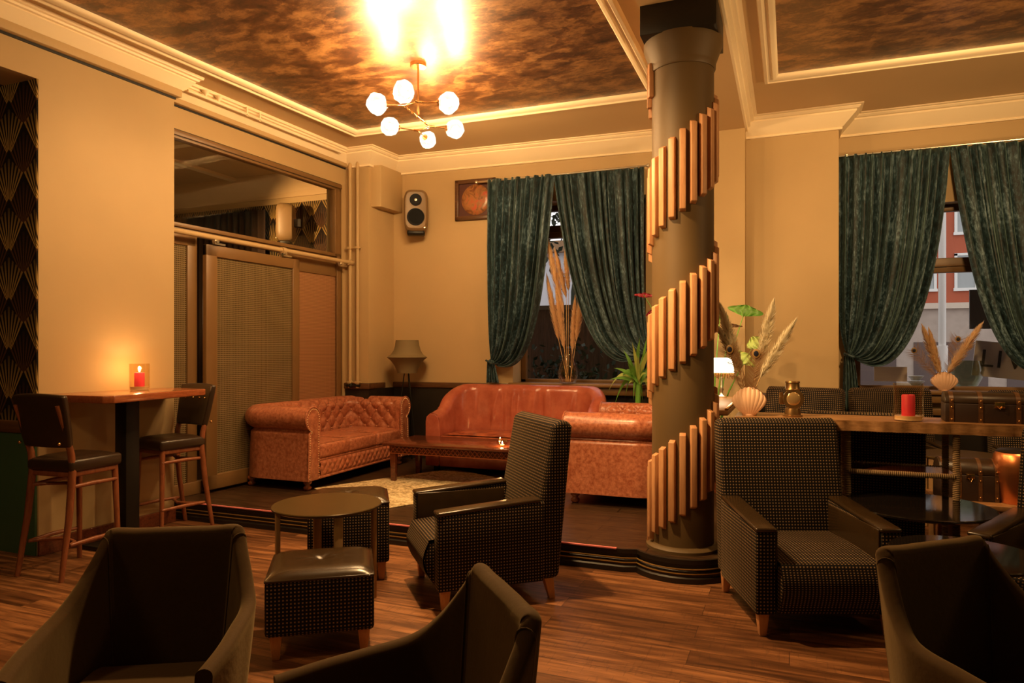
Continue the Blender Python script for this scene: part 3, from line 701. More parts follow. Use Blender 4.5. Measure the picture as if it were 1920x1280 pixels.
for nm, a, b, y, lb in (('curtain_rod', (895, 340), (1215, 312), 7.71, 'thin steel curtain rod above the left window'), ('curtain_rod', (1562, 291), (2040, 252), 8.00, 'thin steel curtain rod above the right window')):
    A = WY(*a, y); B = WY(*b, y); B.z = A.z = (A.z + B.z) / 2 - .0
    rd = thing(nm, lb, 'curtain rod', A)
    MB().tube([(0, 0, 0), B - A], .012, 10).build('rod', M['steel'], rd)
    for e in (Vector((-.01, 0, 0)), B - A): MB().sphere(e, .022).build('finial', M['steel'], rd)
    m = MB()
    for q in (.06, .5, .94): p = (B - A) * q; m.cbox((p.x, .05, p.z), (.015, .12, .02))
    m.build('bracket', M['steel'], rd)

def offset_path(pts, n):
    L = [0]
    for i in range(1, len(pts)): L.append(L[-1] + (pts[i] - pts[i - 1]).length)
    def at(s):
        s = min(max(s, 0), L[-1])
        for i in range(1, len(pts)):
            if s <= L[i] + 1e-9:
                f = (s - L[i - 1]) / max(L[i] - L[i - 1], 1e-9); return pts[i - 1].lerp(pts[i], f), i
    def pn(s):
        p, _ = at(s); a, _ = at(s - .03); b, _ = at(s + .03); d = (b - a).normalized(); return p, Vector((-d.y, d.x))
    return L[-1], pn
def rounded_u(a, D, r, n=8):
    P = [Vector((-a, 0)), Vector((-a, D - r))]
    P += [Vector((-a + r - r * math.cos(R(90 * k / n)), D - r + r * math.sin(R(90 * k / n)))) for k in range(1, n + 1)]
    P += [Vector((a - r + r * math.sin(R(90 * k / n)), D - r + r * math.cos(R(90 * k / n)))) for k in range(0, n + 1)]
    P += [Vector((a, 0))]; return P
btn = None
def chesterfield(label, loc, rz, L, D, ncush, group=None):
    global btn
    so = thing('chesterfield_sofa', label, 'sofa', loc, rz, group)
    a = L / 2 - .20; P = rounded_u(a, D - .21, .10); tot, pn = offset_path(P, 0)
    pr = [Vector((0, .36)), Vector((0, .60))]
    pr += [Vector((.10 + .115 * math.cos(R(t)), .70 + .115 * math.sin(R(t)))) for t in range(200, -81, -12)]
    pr += [Vector((.135, .575)), Vector((.16, .55)), Vector((.175, .10))]
    q = [0]
    for i in range(1, len(pr)): q.append(q[-1] + (pr[i] - pr[i - 1]).length)
    def prof(p):
        for i in range(1, len(pr)):
            if p <= q[i] + 1e-9:
                f = (p - q[i - 1]) / (q[i] - q[i - 1]); d = (pr[i] - pr[i - 1]).normalized(); return pr[i - 1].lerp(pr[i], f), Vector((-d.y, d.x))
        return pr[-1], Vector((1, 0))
    sx, spc = .165, .095
    s00 = (tot / 2) % sx
    def surf(s, p, extra=0):
        c, n2 = prof(p); pt, nn = pn(s)
        A = (s - s00) / sx + p / (2 * spc); B = (s - s00) / sx - p / (2 * spc)
        h = (abs(math.sin(math.pi * A)) * abs(math.sin(math.pi * B))) ** .45
        mk = max(0, min(1, (p - .03) / .04)) * max(0, min(1, (.50 - p) / .06)) * max(0, min(1, (s - .05) / .05, (tot - s - .05) / .05))
        e = -.034 * (1 - h) * mk + extra
        o = c.x + n2.x * e * 1; z = c.y + n2.y * e
        return Vector((pt.x + nn.x * o, pt.y + nn.y * o, z))
    cut = [0, D - .21, tot - (D - .21), tot]
    for k, nm in enumerate(('armrest', 'backrest', 'armrest')):
        s0, s1 = cut[k], cut[k + 1]
        MB().grid(lambda v, u: surf(s0 + (s1 - s0) * u, q[-1] * v), 110, int((s1 - s0) / .012), lambda v, u: (s0 + (s1 - s0) * u, q[-1] * v)).build(nm, M['chester'], so, smooth=180)
    for r_ in range(1, 5):
        p = r_ * spc; s = s00 % sx + (sx / 2 if r_ % 2 else 0) - sx
        while s < tot:
            if .1 < s < tot - .1:
                pos = surf(s, p, .006)
                if btn is None: btn = MB().sphere((0, 0, 0), .0125, 10, 6).build('button', M['btn'], so, smooth=180); b = btn
                else: b = btn.copy(); COL.objects.link(b); b.parent = so
                b.location = pos
            s += sx
    # arm fronts
    for sg in (-1, 1):
        poly = [(sg * (a + v.x), v.y) for v in pr] + [(sg * (a + .0), .10)]
        af = MB().prism_y(poly, -.014, .012).build('arm_front', M['chester'], so, bev=.006, recalc=True)
        ol = [Vector((sg * (a + v.x), -.012, v.y)) for v in pr]
        MB().tube(ol, .008, 8).build('piping', M['chester'], af)
        nt = MB(); inn = [Vector((sg * (a + .095 + (v.x - .095) * .80), .10 + (v.y - .10) * .975)) for v in pr]
        inn = [Vector((sg * (a + .012), .12))] + inn
        for i in range(1, len(inn)):
            n_ = max(1, int((inn[i] - inn[i - 1]).length / .022))
            for k in range(n_): c = inn[i - 1].lerp(inn[i], k / n_); nt.sphere((c.x, -.016, c.y), .0058, 6, 4)
        tag(nt.build('nailhead_trim', M['nail'], af), kind='stuff')
    MB().box(-a - .06, a + .06, .01, D - .20, .10, .30).build('base', M['chester'], so, bev=.01)
    MB().box(-a + .01, a - .01, -.005, .03, .275, .30).box(-a + .01, a - .01, -.01, .03, .10, .125).build('front_rail', M['chester'], so, bev=.008)
    def fr(u, v):
        x = (-a + .012) + (2 * a - .024) * u; z = .125 + .15 * v
        A = x / .085 + z / .10; B = x / .085 - z / .10
        h = (abs(math.sin(math.pi * A)) * abs(math.sin(math.pi * B))) ** .4
        return Vector((x, -.002 - .016 * h * min(1, v * 6, (1 - v) * 6), z))
    MB().grid(fr, int(a * 2 / .009), 16).build('tufted_front_panel', M['chester'], so, smooth=180)
    cw = 2 * a / ncush
    for k in range(ncush):
        c = -a + cw * (k + .5); hw = cw / 2 - .004
        cu = MB(); yd0, yd1 = -.02, D - .23
        def sf(u, v):
            x = c + hw * (2 * u - 1); y = yd0 + (yd1 - yd0) * v
            puff = .028 * (1 - (2 * u - 1) ** 4) * (1 - (2 * v - 1) ** 4)
            return Vector((x, y, .435 + puff))
        cu.box(c - hw, c + hw, yd0, yd1, .30, .44)
        o = cu.build('seat_cushion', M['chester'], so, bev=.03, seg=4)
        MB().grid(lambda u, v: sf(.04 + .92 * u, .04 + .92 * v), 14, 14).build('cushion_crown', M['chester'], o, smooth=180)
    for x in (-a - .08, a + .08):
        for y in (.07, D - .14):
            MB().lathe([(.022, 0), (.038, .012), (.040, .03), (.024, .045), (.026, .055), (.042, .068), (.042, .085), (.034, .102)], (x, y, 0), 16).build('bun_foot', M['redwood'], so, smooth=60)
    return so
chesterfield('tufted orange leather chesterfield sofa with three seat cushions along the glass screens', (-4.31, 6.41, PZ), R(90), 1.94, .90, 3)
chesterfield('shorter tufted orange leather chesterfield sofa partly behind the slatted column', (-1.86, 6.64, PZ), R(-90), 1.50, .92, 2)

def leather_sofa():
    so = thing('leather_sofa', 'smooth red leather sofa with creased back under the left window', 'sofa', (-2.86, 6.98, PZ), 0)
    L, D = 1.98, .80; a = L / 2 - .17; P = rounded_u(a, D - .22, .20, 10); tot, pn = offset_path(P, 0)
    rr = random.Random(5)
    wr = [(rr.uniform(.9, tot - .75), rr.uniform(.015, .045), rr.choice((-1, 1)) * rr.uniform(.008, .020), rr.uniform(-.15, .15)) for _ in range(26)]
    def hgt(s):
        e = min(s, tot - s); return .66 + .05 * min(1, e / .25) + .255 * (lambda k: k * k * (3 - 2 * k))(min(1, max(0, (e - .18) / .42)))
    def surf(s, v):
        H = hgt(s); pt, n = pn(s)
        if v < .42: k = v / .42; o = -.012 * math.sin(math.pi * k); z = .25 + (H - .09 - .25) * k; o -= .0
        elif v < .62: k = (v - .42) / .20; an = math.pi * (1 - k); o = .085 + .085 * math.cos(an); z = H - .09 + .09 * math.sin(an)
        else: k = (v - .62) / .38; o = .17; z = (H - .09) * (1 - k) + .06 * k
        e = min(s, tot - s)
        lean = (.10 * max(0, z - .3)) * min(1, max(0, (e - .3) / .4)); o += lean
        for c, w_, am, sk in wr:
            d = (s - c - sk * (z - .6)) / w_
            if abs(d) < 3 and v < .55: o += am * math.exp(-d * d) * math.sin(math.pi * min(1, max(0, (z - .35) / .6)))
        return Vector((pt.x + n.x * o, pt.y + n.y * o, z))
    cut = [0, D - .25, tot - (D - .25), tot]
    for k, nm in enumerate(('armrest', 'backrest', 'armrest')):
        s0, s1 = cut[k], cut[k + 1]
        o = MB().grid(lambda v, u: surf(s0 + (s1 - s0) * u, v), 70, int((s1 - s0) / .012)).build(nm, M['redleather'], so, smooth=180)
    for sg, s in ((-1, 0.0), (1, tot)):
        poly = [surf(s, v / 24) for v in range(25)]
        MB().prism_y([(p.x, p.z) for p in poly] + [(poly[0].x, .06)], -.012, .006).build('arm_front', M['redleather'], so, bev=.012, seg=3, recalc=True)
    def st(u, v):
        x = -a + .005 + (2 * a - .01) * u; y = -.02 + (D - .22) * v
        return Vector((x, y, .41 + .035 * (1 - (2 * u - 1) ** 6) * (1 - (2 * v - 1) ** 4) + .004 * math.sin(31 * u) * math.sin(9 * v)))
    cs = MB().box(-a + .005, a - .005, -.02, D - .24, .27, .41).build('seat_cushion', M['redseat'], so, bev=.035, seg=4)
    MB().grid(lambda u, v: st(.01 + .98 * u, .05 + .92 * v), 40, 12).build('cushion_crown', M['redseat'], cs, smooth=180)
    MB().box(-a, a, .0, D - .1, .06, .27).build('base', M['redleather'], so, bev=.01)
    for x in (-a - .06, a + .06):
        for y in (.06, D - .12): MB().box(x - .025, x + .025, y - .025, y + .025, 0, .065).build('foot', M['blackmetal'], so)
leather_sofa()

def armchair(label, loc, face, group='dotted fabric armchairs', hs=1.0, first=[None]):
    rz = math.atan2(face[1], face[0]) + math.pi / 2
    if first[0]:
        c = dup(first[0]); c.location = loc; c.rotation_euler = (0, 0, rz); c['label'] = label; c.scale = (1, 1, hs); return c
    ch = thing('armchair', label, 'armchair', loc, rz, group); ch.scale = (1, 1, hs); first[0] = ch
    # side profile (y, z)
    MB().prism_x([(.20, .13), (.385, .13), (.475, 1.045), (.455, 1.075), (.40, 1.085), (.345, 1.06), (.235, .42)], -.372, .372).build('backrest', M['weave'], ch, bev=.03, seg=4)
    for sg in (-1, 1):
        x0, x1 = sorted((sg * .272, sg * .378))
        MB().prism_x([(-.37, .12), (.28, .12), (.29, .60), (-.37, .555)], x0, x1).build('armrest', M['weave'], ch, bev=.012, seg=2)
        am = MB().prism_x([(-.376, .553), (.262, .597), (.262, .622), (-.376, .578)], x0 - .004, x1 + .004).build('arm_pad', M['armpad'], ch, bev=.012, seg=3)
        ip = MB().box(sg * .262, sg * .274, -.36, .24, .36, .57) if sg > 0 else MB().box(-.274, -.262, -.36, .24, .36, .57)
        ip.build('inner_arm_panel', M['armpad'], ch, bev=.004)
    def st(u, v):
        x = -.262 + .524 * u
        if v < .35: k = v / .35; y = -.40 - .035 * math.sin(math.pi * k); z = .17 + .22 * k
        else: k = (v - .35) / .65; y = -.40 + .68 * k; z = .39 + .035 * math.sin(min(1, k * 1.2 + .12) * math.pi * .6) * (1 - .4 * k)
        return Vector((x, y, z))
    MB().grid(st, 10, 40, lambda u, v: (u * .524, v * 1.0)).build('seat', M['weave'], ch, smooth=180)
    MB().prism_x([(-.36, .12), (.28, .12), (.28, .38), (-.395, .38), (-.43, .28), (-.40, .18)], -.262, .262).build('seat_base', M['weave'], ch, bev=.01)
    for x in (-.33, .33):
        for y in (-.32, .32):
            m = MB(); yo = .03 if y > 0 else 0
            m.add([(x - .03, y - .03, .13), (x + .03, y - .03, .13), (x + .03, y + .03, .13), (x - .03, y + .03, .13),
                   (x - .018, y - .02 + yo, 0), (x + .018, y - .02 + yo, 0), (x + .018, y + .016 + yo, 0), (x - .018, y + .016 + yo, 0)],
                  [(0, 1, 2, 3), (7, 6, 5, 4), (4, 5, 1, 0), (5, 6, 2, 1), (6, 7, 3, 2), (7, 4, 0, 3)])
            m.build('leg', M['legwood'], ch, bev=.003)
    return ch
armchair('dotted fabric armchair with brown arm pads turned left, beside the square ottoman', (-1.83, 4.05, 0), (-.756, -.654))
armchair('dotted fabric armchair with brown arm pads standing right of the slatted column', (.06, 4.33, 0), (.356, -.93))
armchair('dark armchair cut by the right edge, one leather arm toward the low table', (1.37, 4.31, 0), (-.53, -.85))
armchair('armchair tucked close behind the long console, only its top edge showing', (.50, 5.76, 0), (.06, 1), hs=1.0)
armchair('dotted armchair by the pier behind the shell vase and bicycle lamp', (.0, 7.14, 0), (-.35, -.94), hs=1.06)
armchair('dotted armchair under the right window, left of the pink candle glass', (1.02, 7.36, 0), (.25, -.97), hs=1.06)
armchair('dotted armchair under the right window, behind the treasure chest', (2.12, 7.25, 0), (.1, -1), hs=1.06)

def ottoman(label, loc, rz, h=.43):
    o = thing('ottoman', label, 'ottoman', loc, rz, 'square fabric ottomans')
    MB().box(-.26, .26, -.23, .23, .12, h - .035).build('upholstered_body', M['weave'], o, bev=.02, seg=3)
    def tp(u, v):
        x = -.262 + .524 * u; y = -.232 + .464 * v
        e = (1 - (2 * u - 1) ** 8) * (1 - (2 * v - 1) ** 8)
        r2 = ((u - .5) ** 2 + (v - .5) ** 2); dim = .016 * math.exp(-r2 / .004) + .003 * math.sin(8 * math.atan2(v - .5, u - .5)) * math.exp(-r2 / .03)
        return Vector((x, y, h - .035 + .040 * e - dim))
    MB().grid(tp, 44, 44).build('leather_top', M['armpad'], o, smooth=180)
    MB().box(-.262, .262, -.232, .232, h - .045, h - .030).build('piping', M['armpad'], o, bev=.006)
    for x in (-.21, .21):
        for y in (-.18, .18):
            MB().add([(x - .03, y - .03, .125), (x + .03, y - .03, .125), (x + .03, y + .03, .125), (x - .03, y + .03, .125), (x - .017, y - .017, 0), (x + .017, y - .017, 0), (x + .017, y + .017, 0), (x - .017, y + .017, 0)],
                     [(0, 1, 2, 3), (7, 6, 5, 4), (4, 5, 1, 0), (5, 6, 2, 1), (6, 7, 3, 2), (7, 4, 0, 3)]).build('leg', M['legwood'], o, bev=.003)
ottoman('square ottoman with puffy leather top standing in front of the round table', (-2.26, 2.985, 0), R(35))
ottoman('square dotted ottoman pushed behind the round side table', (-2.78, 3.97, 0), R(34), .55)

def tub_chair(label, loc, face, first=[None]):
    rz = math.atan2(face[1], face[0]) + math.pi / 2
    if first[0]:
        c = dup(first[0]); c.location = loc; c.rotation_euler = (0, 0, rz); c['label'] = label; return c
    ch = thing('tub_chair', label, 'chair', loc, rz, 'plain fabric tub chairs'); first[0] = ch
    st = [(-.290, -.30, .600), (-.31, -.16, .615), (-.315, -.02, .63), (-.315, .12, .65), (-.285, .20, .71), (-.245, .26, .80), (-.225, .285, .855), (-.205, .298, .872), (-.13, .303, .868), (-.06, .305, .868), (0, .305, .868)]
    st += [(-x, y, z) for x, y, z in st[-2::-1]]
    P = [Vector(p) for p in st]; W_ = .052
    def f(v, u):
        c = catmull(P, u); d = (catmull(P, min(1, u + .01)) - catmull(P, max(0, u - .01))); d.z = 0; d.normalize(); n = Vector((-d.y, d.x, 0))
        bot = .30; zt = c.z; wi = .82
        if v < .4: k = v / .4; z = bot + (zt - .022 - bot) * k; o = -W_ / 2
        elif v < .6: k = (v - .4) / .2; an = math.pi * (1 - k); o = W_ / 2 * math.cos(an); z = zt - .022 + .022 * math.sin(an)
        else: k = (v - .6) / .4; z = (zt - .022) + (bot - zt + .022) * k; o = W_ / 2
        sc = wi + (1 - wi) * ((z - bot) / (.86 - bot)) ** .8
        return Vector((c.x * sc, c.y * sc, z)) + n * o
    MB().grid(f, 40, 120, lambda v, u: (u * 1.6, v * 1.2)).build('shell', M['tub'], ch, smooth=180)
    for u_ in (0, 1):
        pts = [f(v / 40, u_) for v in range(41)]; MB().add(pts, [tuple(range(41)) if u_ else tuple(range(41))[::-1]]).build('arm_end', M['tub'], ch)
    for q in (.285, .715):
        sm = [f(v / 30, q) + (f(v / 30, q) - Vector((0, 0, .6))).normalized() * .0 for v in range(0, 31)]
        MB().tube([p + Vector((0, -.002, .001)) for p in sm], .0022, 6).build('seam', M['tub'], ch)
    MB().prism_x([(-.27, .30), (.22, .30), (.22, .42), (-.27, .455)], -.235, .235).build('seat', M['tub'], ch, bev=.03, seg=3)
    for sx in (-1, 1):
        for sy in (-1, 1): MB().tube([(sx * .17, sy * .17, .31), (sx * .23, sy * .23, 0)], [.018, .011], 10).build('leg', M['darkwood'], ch, smooth=60)
    return ch
tub_chair('brown fabric tub chair at the lower left, seen from its open front', (-1.915, 1.615, 0), (.49, -.87))
tub_chair('brown fabric tub chair at the bottom centre with one arm pointing left', (-.94, 1.53, 0), (-.74, -.67))
tub_chair('brown fabric tub chair at the lower right corner beside the small black table', (.64, 2.44, 0), (.66, -.75))

def bar_stool(label, loc, rz, first=[None]):
    if first[0]:
        c = dup(first[0]); c.location = loc; c.rotation_euler = (0, 0, rz); c['label'] = label; return c
    s = thing('bar_stool', label, 'bar stool', loc, rz, 'wooden bar stools'); first[0] = s
    for sg in (-1, 1):
        MB().tube([(sg * .165, -.165, .74), (sg * .185, -.185, 0)], [.022, .016], 8).build('leg', M['stoolwood'], s, smooth=50)
        MB().tube([(sg * .185, .29, 1.15), (sg * .183, .235, 1.0), (sg * .18, .185, .82), (sg * .178, .175, .70), (sg * .185, .205, .40), (sg * .195, .27, 0)], [.014, .018, .022, .024, .022, .016], 8).build('leg', M['stoolwood'], s, smooth=50)
    MB().box(-.185, .185, -.18, .19, .665, .705).build('seat_frame', M['stoolwood'], s, bev=.01)
    def st(u, v):
        x = (-.205 + .41 * u) * (1 - .06 * v); y = -.205 + .41 * v
        e = (1 - (2 * u - 1) ** 6) * (1 - (2 * v - 1) ** 6); return Vector((x, y, .765 + .038 * e))
    seat = MB().prism_x([(-.205, .700), (.205, .700), (.205, .785), (-.205, .785)], -.203, .203).build('seat', M['leather_dark'], s, bev=.025, seg=3)
    MB().grid(lambda u, v: st(.03 + .94 * u, .03 + .94 * v), 16, 16).build('seat_crown', M['leather_dark'], seat, smooth=180)
    def bk(u, v):
        a = (u - .5) * 1.5; x = .225 * math.sin(a) / math.sin(.75); z = .87 + .345 * v + .0 * u
        w_ = 1 - .12 * (1 - v) ** 2
        y = .225 + .05 * v * 1.4 - .06 * (1 - math.cos(a)) * 2
        return Vector((x * w_, y, z + (.012 * (1 - (2 * u - 1) ** 2) if v > .9 else 0)))
    bo = MB().grid(bk, 24, 14).build('backrest', M['leather_dark'], s, smooth=180, solid=.045)
    m = bo.modifiers.new('bv', 'BEVEL'); m.width = .015; m.segments = 3; m.angle_limit = R(60); m.limit_method = 'ANGLE'
    for u in (.22, .41, .59, .78):
        p = bk(u, .68); MB().sphere((p.x, p.y - .026, p.z), .009, 8, 6).build('button', M['brass'], bo, smooth=180)
    for sg in (-1, 1): MB().sphere((sg * .175, .268, .90), .011, 8, 6).build('bolt', M['brass'], s, smooth=180)
    for z, k in ((.60, .178), (.22, .187)):
        pts = [(-k, -k + .01, z), (-k - .012, 0, z + .0), (-k, .20, z), ]
        MB().tube([(-k, -k, z), (-k - .006, .02, z + .005), (-k + .004, .20, z)], [.012, .016, .012], 8).build('stretcher', M['stoolwood'], s, smooth=50)
        MB().tube([(k, -k, z), (k + .006, .02, z + .005), (k - .004, .20, z)], [.012, .016, .012], 8).build('stretcher', M['stoolwood'], s, smooth=50)
        MB().tube([(-k, .20, z), (-k * .7, .12, z), (0, .07, z), (k * .7, .12, z), (k, .20, z)], .012, 8).build('stretcher', M['stoolwood'], s, smooth=50)
    return s
bar_stool('wooden bar stool with dark leather back, left of the bar table by the wallpaper', (-4.62, 3.36, 0), R(180) + R(4))
bar_stool('wooden bar stool with buttoned leather back, at the door end of the bar table', (-4.855, 4.36, 0), R(-10))

bt = thing('bar_table', 'high red wooden bar table fixed against the left pillar', 'table', (-4.75, 3.98, 0))
def off(poly, o=(-4.75, 3.98)): return [(x - o[0], y - o[1]) for x, y in poly]
MB().plan(off([(xl(3.46) + .002, 3.455), (-4.50, 3.47), (-4.445, 3.52), (-4.60, 4.50), (xl(4.52) + .002, 4.53)]), 1.135, 1.19).build('tabletop', M['redwood'], bt, bev=.008, seg=3)
MB().box(-.12, .0, -.12, .0, .03, 1.135).build('pedestal', M['blackmetal'], bt, bev=.004)
MB().box(-.25, .13, -.30, .12, 0, .035).build('base_plate', M['blackmetal'], bt, bev=.006)

def candle_jar(label, loc, r=.075, h=.20, lit=True, wax_h=.07, ch=.12, group=None):
    c = thing('candle_glass', label, 'candle', loc, 0, group)
    MB().lathe([(r * .9, 0), (r, .012), (r, h), (r - .004, h), (r - .004, .02), (.0001, .018)], n=40).build('glass', M['glass'], c, smooth=60)
    MB().lathe([(r - .008, .006), (r - .008, .032), (.0001, .032)], n=30).build('glass_base', simple('thick_glass', (.85, .65, .42), .1) if 'thick_glass' not in bpy.data.materials else bpy.data.materials['thick_glass'], c, smooth=60)
    MB().lathe([(.038, .032), (.038, .032 + ch), (.034, .038 + ch), (.0001, .034 + ch)], n=24).build('candle', M['candle'], c, smooth=50)
    MB().tube([(0, 0, .03 + ch), (0, .002, .05 + ch)], .0015, 6).build('wick', M['blackmetal'], c)
    if lit:
        MB().lathe([(.0005, .045 + ch), (.008, .055 + ch), (.006, .07 + ch), (.0005, .09 + ch)], n=10).build('flame', M['flame'], c, smooth=180)
        l = lamp('candle_light', 'POINT', (loc[0], loc[1], loc[2] + .075 + ch), 5.0, (1, .55, .22), .012)
    return c
candle_jar('lit pink candle in a ribbed glass on the high bar table', (-4.895, 4.10, 1.191), .075, .215, True, ch=.105)

# glass-topped round side tables
def round_table(label, loc, h, r, rz, top, nlegs=3, group=None):
    t = thing('round_side_table', label, 'table', loc, rz, group)
    MB().lathe([(.0001, h - .022), (r - .02, h - .022), (r, h - .012), (r, h - .004), (r - .004, h), (.0001, h)], n=72).build('tabletop', top, t, smooth=40)
    for k in range(nlegs):
        a = 2 * math.pi * k / nlegs; o = MB().box(-.012, .012, -.024, .024, 0, h - .022).build('leg', M['tlegs'], t, bev=.003)
        o.location = ((r - .035) * math.cos(a), (r - .035) * math.sin(a), 0); o.rotation_euler = (0, 0, a)
    return t
round_table('round bronze-topped side table in front of the chesterfield sofa', (-2.555, 3.425, 0), .60, .318, R(-41), M['tabletop'], 4)
round_table('round black lacquered table behind the right armchair', (.70, 4.68, 0), .60, .40, R(50), M['blacktop'], 4)
round_table('small black table in front, its thin wooden leg beside the right armchair', (.75, 3.75, 0), .575, .31, R(180), M['blacktop'], 4)
round_table('round brown table under the far end of the console', (1.30, 6.67, 0), .658, .33, R(40), M['tabletop'], 4)

# coffee table
ct = thing('coffee_table', 'low dark red carved coffee table between the sofas', 'coffee table', (-3.12, 6.52, PZ))
MB().box(-.80, .80, -.35, .35, .385, .415).build('tabletop', M['darkwood'], ct, bev=.006)
MB().box(-.74, .74, -.29, .29, .30, .385).build('apron', M['darkwood'], ct)
cv = MB()
for k in range(30):
    for sg in (-1, 1): cv.cbox((-.70 + k * .048, -.293, .342), (.008, .010, .085), Matrix.Rotation(R(40 * sg), 3, 'Y'))
for z in (.303, .380): cv.box(-.74, .74, -.298, -.288, z - .004, z + .004)
cv.build('carved_frieze', M['redwood'], ct)
for x in (-.71, .71):
    for y in (-.26, .26):
        MB().add([(x - .035, y - .035, .385), (x + .035, y - .035, .385), (x + .035, y + .035, .385), (x - .035, y + .035, .385), (x - .024, y - .024, 0), (x + .024, y - .024, 0), (x + .024, y + .024, 0), (x - .024, y + .024, 0)],
                 [(0, 1, 2, 3), (7, 6, 5, 4), (4, 5, 1, 0), (5, 6, 2, 1), (6, 7, 3, 2), (7, 4, 0, 3)]).build('leg', M['darkwood'], ct, bev=.004)
tl = thing('tealight_glass', 'small lit tealight glass on the coffee table beside the armchair', 'candle', (-2.64, 6.34, PZ + .416))
MB().lathe([(.03, 0), (.052, .02), (.056, .05), (.042, .085), (.039, .085), (.052, .05), (.048, .022), (.0001, .008)], n=7).build('glass', M['glass'], tl, smooth=0)
MB().lathe([(.02, .008), (.02, .022), (.0001, .022)], n=16).build('tealight', M['wax'], tl)
MB().lathe([(.0005, .024), (.007, .032), (.0005, .055)], n=8).build('flame', M['flame'], tl, smooth=180)
lamp('tealight_light', 'POINT', (-2.64, 6.34, PZ + .475), 2.5, (1, .55, .22), .01)
# rug
rg = [(-4.35, 5.62), (-3.27, 5.04), (-2.45, 6.60), (-3.60, 7.15)]
tag(MB().plan(rg, PZ, PZ + .012).build('rug', M['rug'], bev=.004), 'cream mottled rug lying askew under the coffee table', 'rug')
# ================================================================ DECOR
# chandelier
ZH = 3.53
hub = WZ(784, 213, ZH); chd = thing('chandelier', 'branching brass chandelier with six faceted glass globes', 'chandelier', (hub.x, hub.y, ZH))
def ch(px, py, dz=0): v = WZ(px, py, ZH + dz); return v - Vector((hub.x, hub.y, ZH))
MB().lathe([(.0001, ZC - ZH - .045), (.066, ZC - ZH - .045), (.068, ZC - ZH - .04), (.068, ZC - ZH)], n=36).build('canopy', M['brass'], chd, smooth=40)
MB().tube([(0, 0, -.01), (0, 0, ZC - ZH - .04)], .0085, 10).tube([(0, 0, -.01), (0, 0, .05)], .014, 10).build('stem', M['brass'], chd, smooth=60)
g = {k: ch(*p) for k, p in dict(a=(706, 195), b=(757, 172), c=(841, 193), d=(731, 237), e=(853, 242), f=(802, 262)).items()}
nA = ch(758, 198); nB = ch(782, 191); nC = ch(806, 237); nD = ch(784, 245)
for p, q in ((nA, nC),):
    br = MB().tube([p, q], .006, 8)
    for k in range(1, 6): c = p.lerp(q, k / 6); br.tube([c - (q - p).normalized() * .02, c + (q - p).normalized() * .02], .011, 8)
    br.build('main_bar', M['brass'], chd, smooth=60)
for p, q in ((nA, nB), (nC, nD)): MB().tube([p, q], .006, 8).tube([p, p.lerp(q, .3)], .011, 8).build('link_bar', M['brass'], chd, smooth=60)
rr = random.Random(11)
for key, nd, rad in (('a', nA, .088), ('b', nB, .088), ('c', nB, .088), ('d', nD, .085), ('e', nC, .085), ('f', nD, .082)):
    c = g[key]; d = (c - nd).normalized()
    MB().tube([nd, c - d * rad * .8], .0055, 8).tube([nd, nd + d * .045], .0105, 8).tube([c - d * rad * 1.02, c - d * rad * .72], .026, 12).build('arm', M['brass'], chd, smooth=50)
    m = MB().sphere((0, 0, 0), rad, 9, 6)
    m.v = [tuple(Vector(v) * rr.uniform(.93, 1.06)) for v in m.v]
    gl = m.build('globe', M['globe'], chd, smooth=25, loc=c); gl.rotation_euler = (rr.random(), rr.random(), rr.random())
    MB().sphere((0, 0, 0), .026, 12, 8, (1, 1, 1.2)).build('bulb', M['bulb'], gl, smooth=180)
    lamp('globe_light', 'POINT', Vector((hub.x, hub.y, ZH)) + c, 74, (1, .64, .30), .04)

# speakers
def speaker(label, loc, rz, tilt=0):
    s = thing('wall_speaker', label, 'speaker', loc, rz)
    n = 40
    def outline(u):
        a = 2 * math.pi * u; c, s_ = math.cos(a), math.sin(a)
        return Vector((.150 * math.copysign(abs(c) ** .42, c) * (1 - .04 * abs(s_)), .26 * math.copysign(abs(s_) ** .42, s_)))
    lv = [(-.0, .80), (-.004, .86), (.02, .96), (.05, 1.0), (.16, .98), (.20, .90), (.21, .7)]
    vs = []; fs = []
    for y, k in lv:
        for i in range(n): o = outline(i / n); vs.append((o.x * k, y, o.y * (k + .0)))
    for j in range(len(lv) - 1):
        for i in range(n): i2 = (i + 1) % n; fs.append((j * n + i, j * n + i2, (j + 1) * n + i2, (j + 1) * n + i))
    fs += [tuple(range(n))[::-1], tuple((len(lv) - 1) * n + i for i in range(n))]
    body = MB().add(vs, fs).build('cabinet', M['spk'], s, smooth=50, recalc=True)
    def disc(name, mat, prof, c):
        m = MB().lathe(prof, n=40); m.v = [(v[0] + c[0], -v[2] + c[1], v[1] + c[2]) for v in m.v]; return m.build(name, mat, s, smooth=50, recalc=True)
    disc('waveguide', M['cone'], [(.075, .006), (.073, .009), (.05, .006), (.018, .005), (.0001, .005)], (0, -.003, .125))
    disc('tweeter', M['steel'], [(.018, 0), (.016, .008), (.0001, .012)], (0, -.003, .125))
    disc('woofer_surround', M['cone'], [(.108, .002), (.106, .010), (.098, .012), (.088, .006), (.080, .006)], (0, -.003, -.085))
    disc('woofer', M['cone'], [(.088, .006), (.035, -.02), (.034, -.016), (.02, -.008), (.0001, -.006)], (0, -.003, -.085)) 
    MB().cbox((.11, -.006, -.215), (.012, .006, .012)).build('status_light', M['steel'], s)
    MB().box(-.05, .05, .2, .3, -.05, .05).build('wall_bracket', M['blackmetal'], s)
    MB().box(-.11, .11, .03, .17, -.30, -.24).build('base_bracket', M['blackmetal'], s, bev=.02)
    return s
sp = WY(781, 394, 7.52); speaker('tan two-way loudspeaker mounted in the back left corner', (sp.x, 7.50, sp.z), R(27))
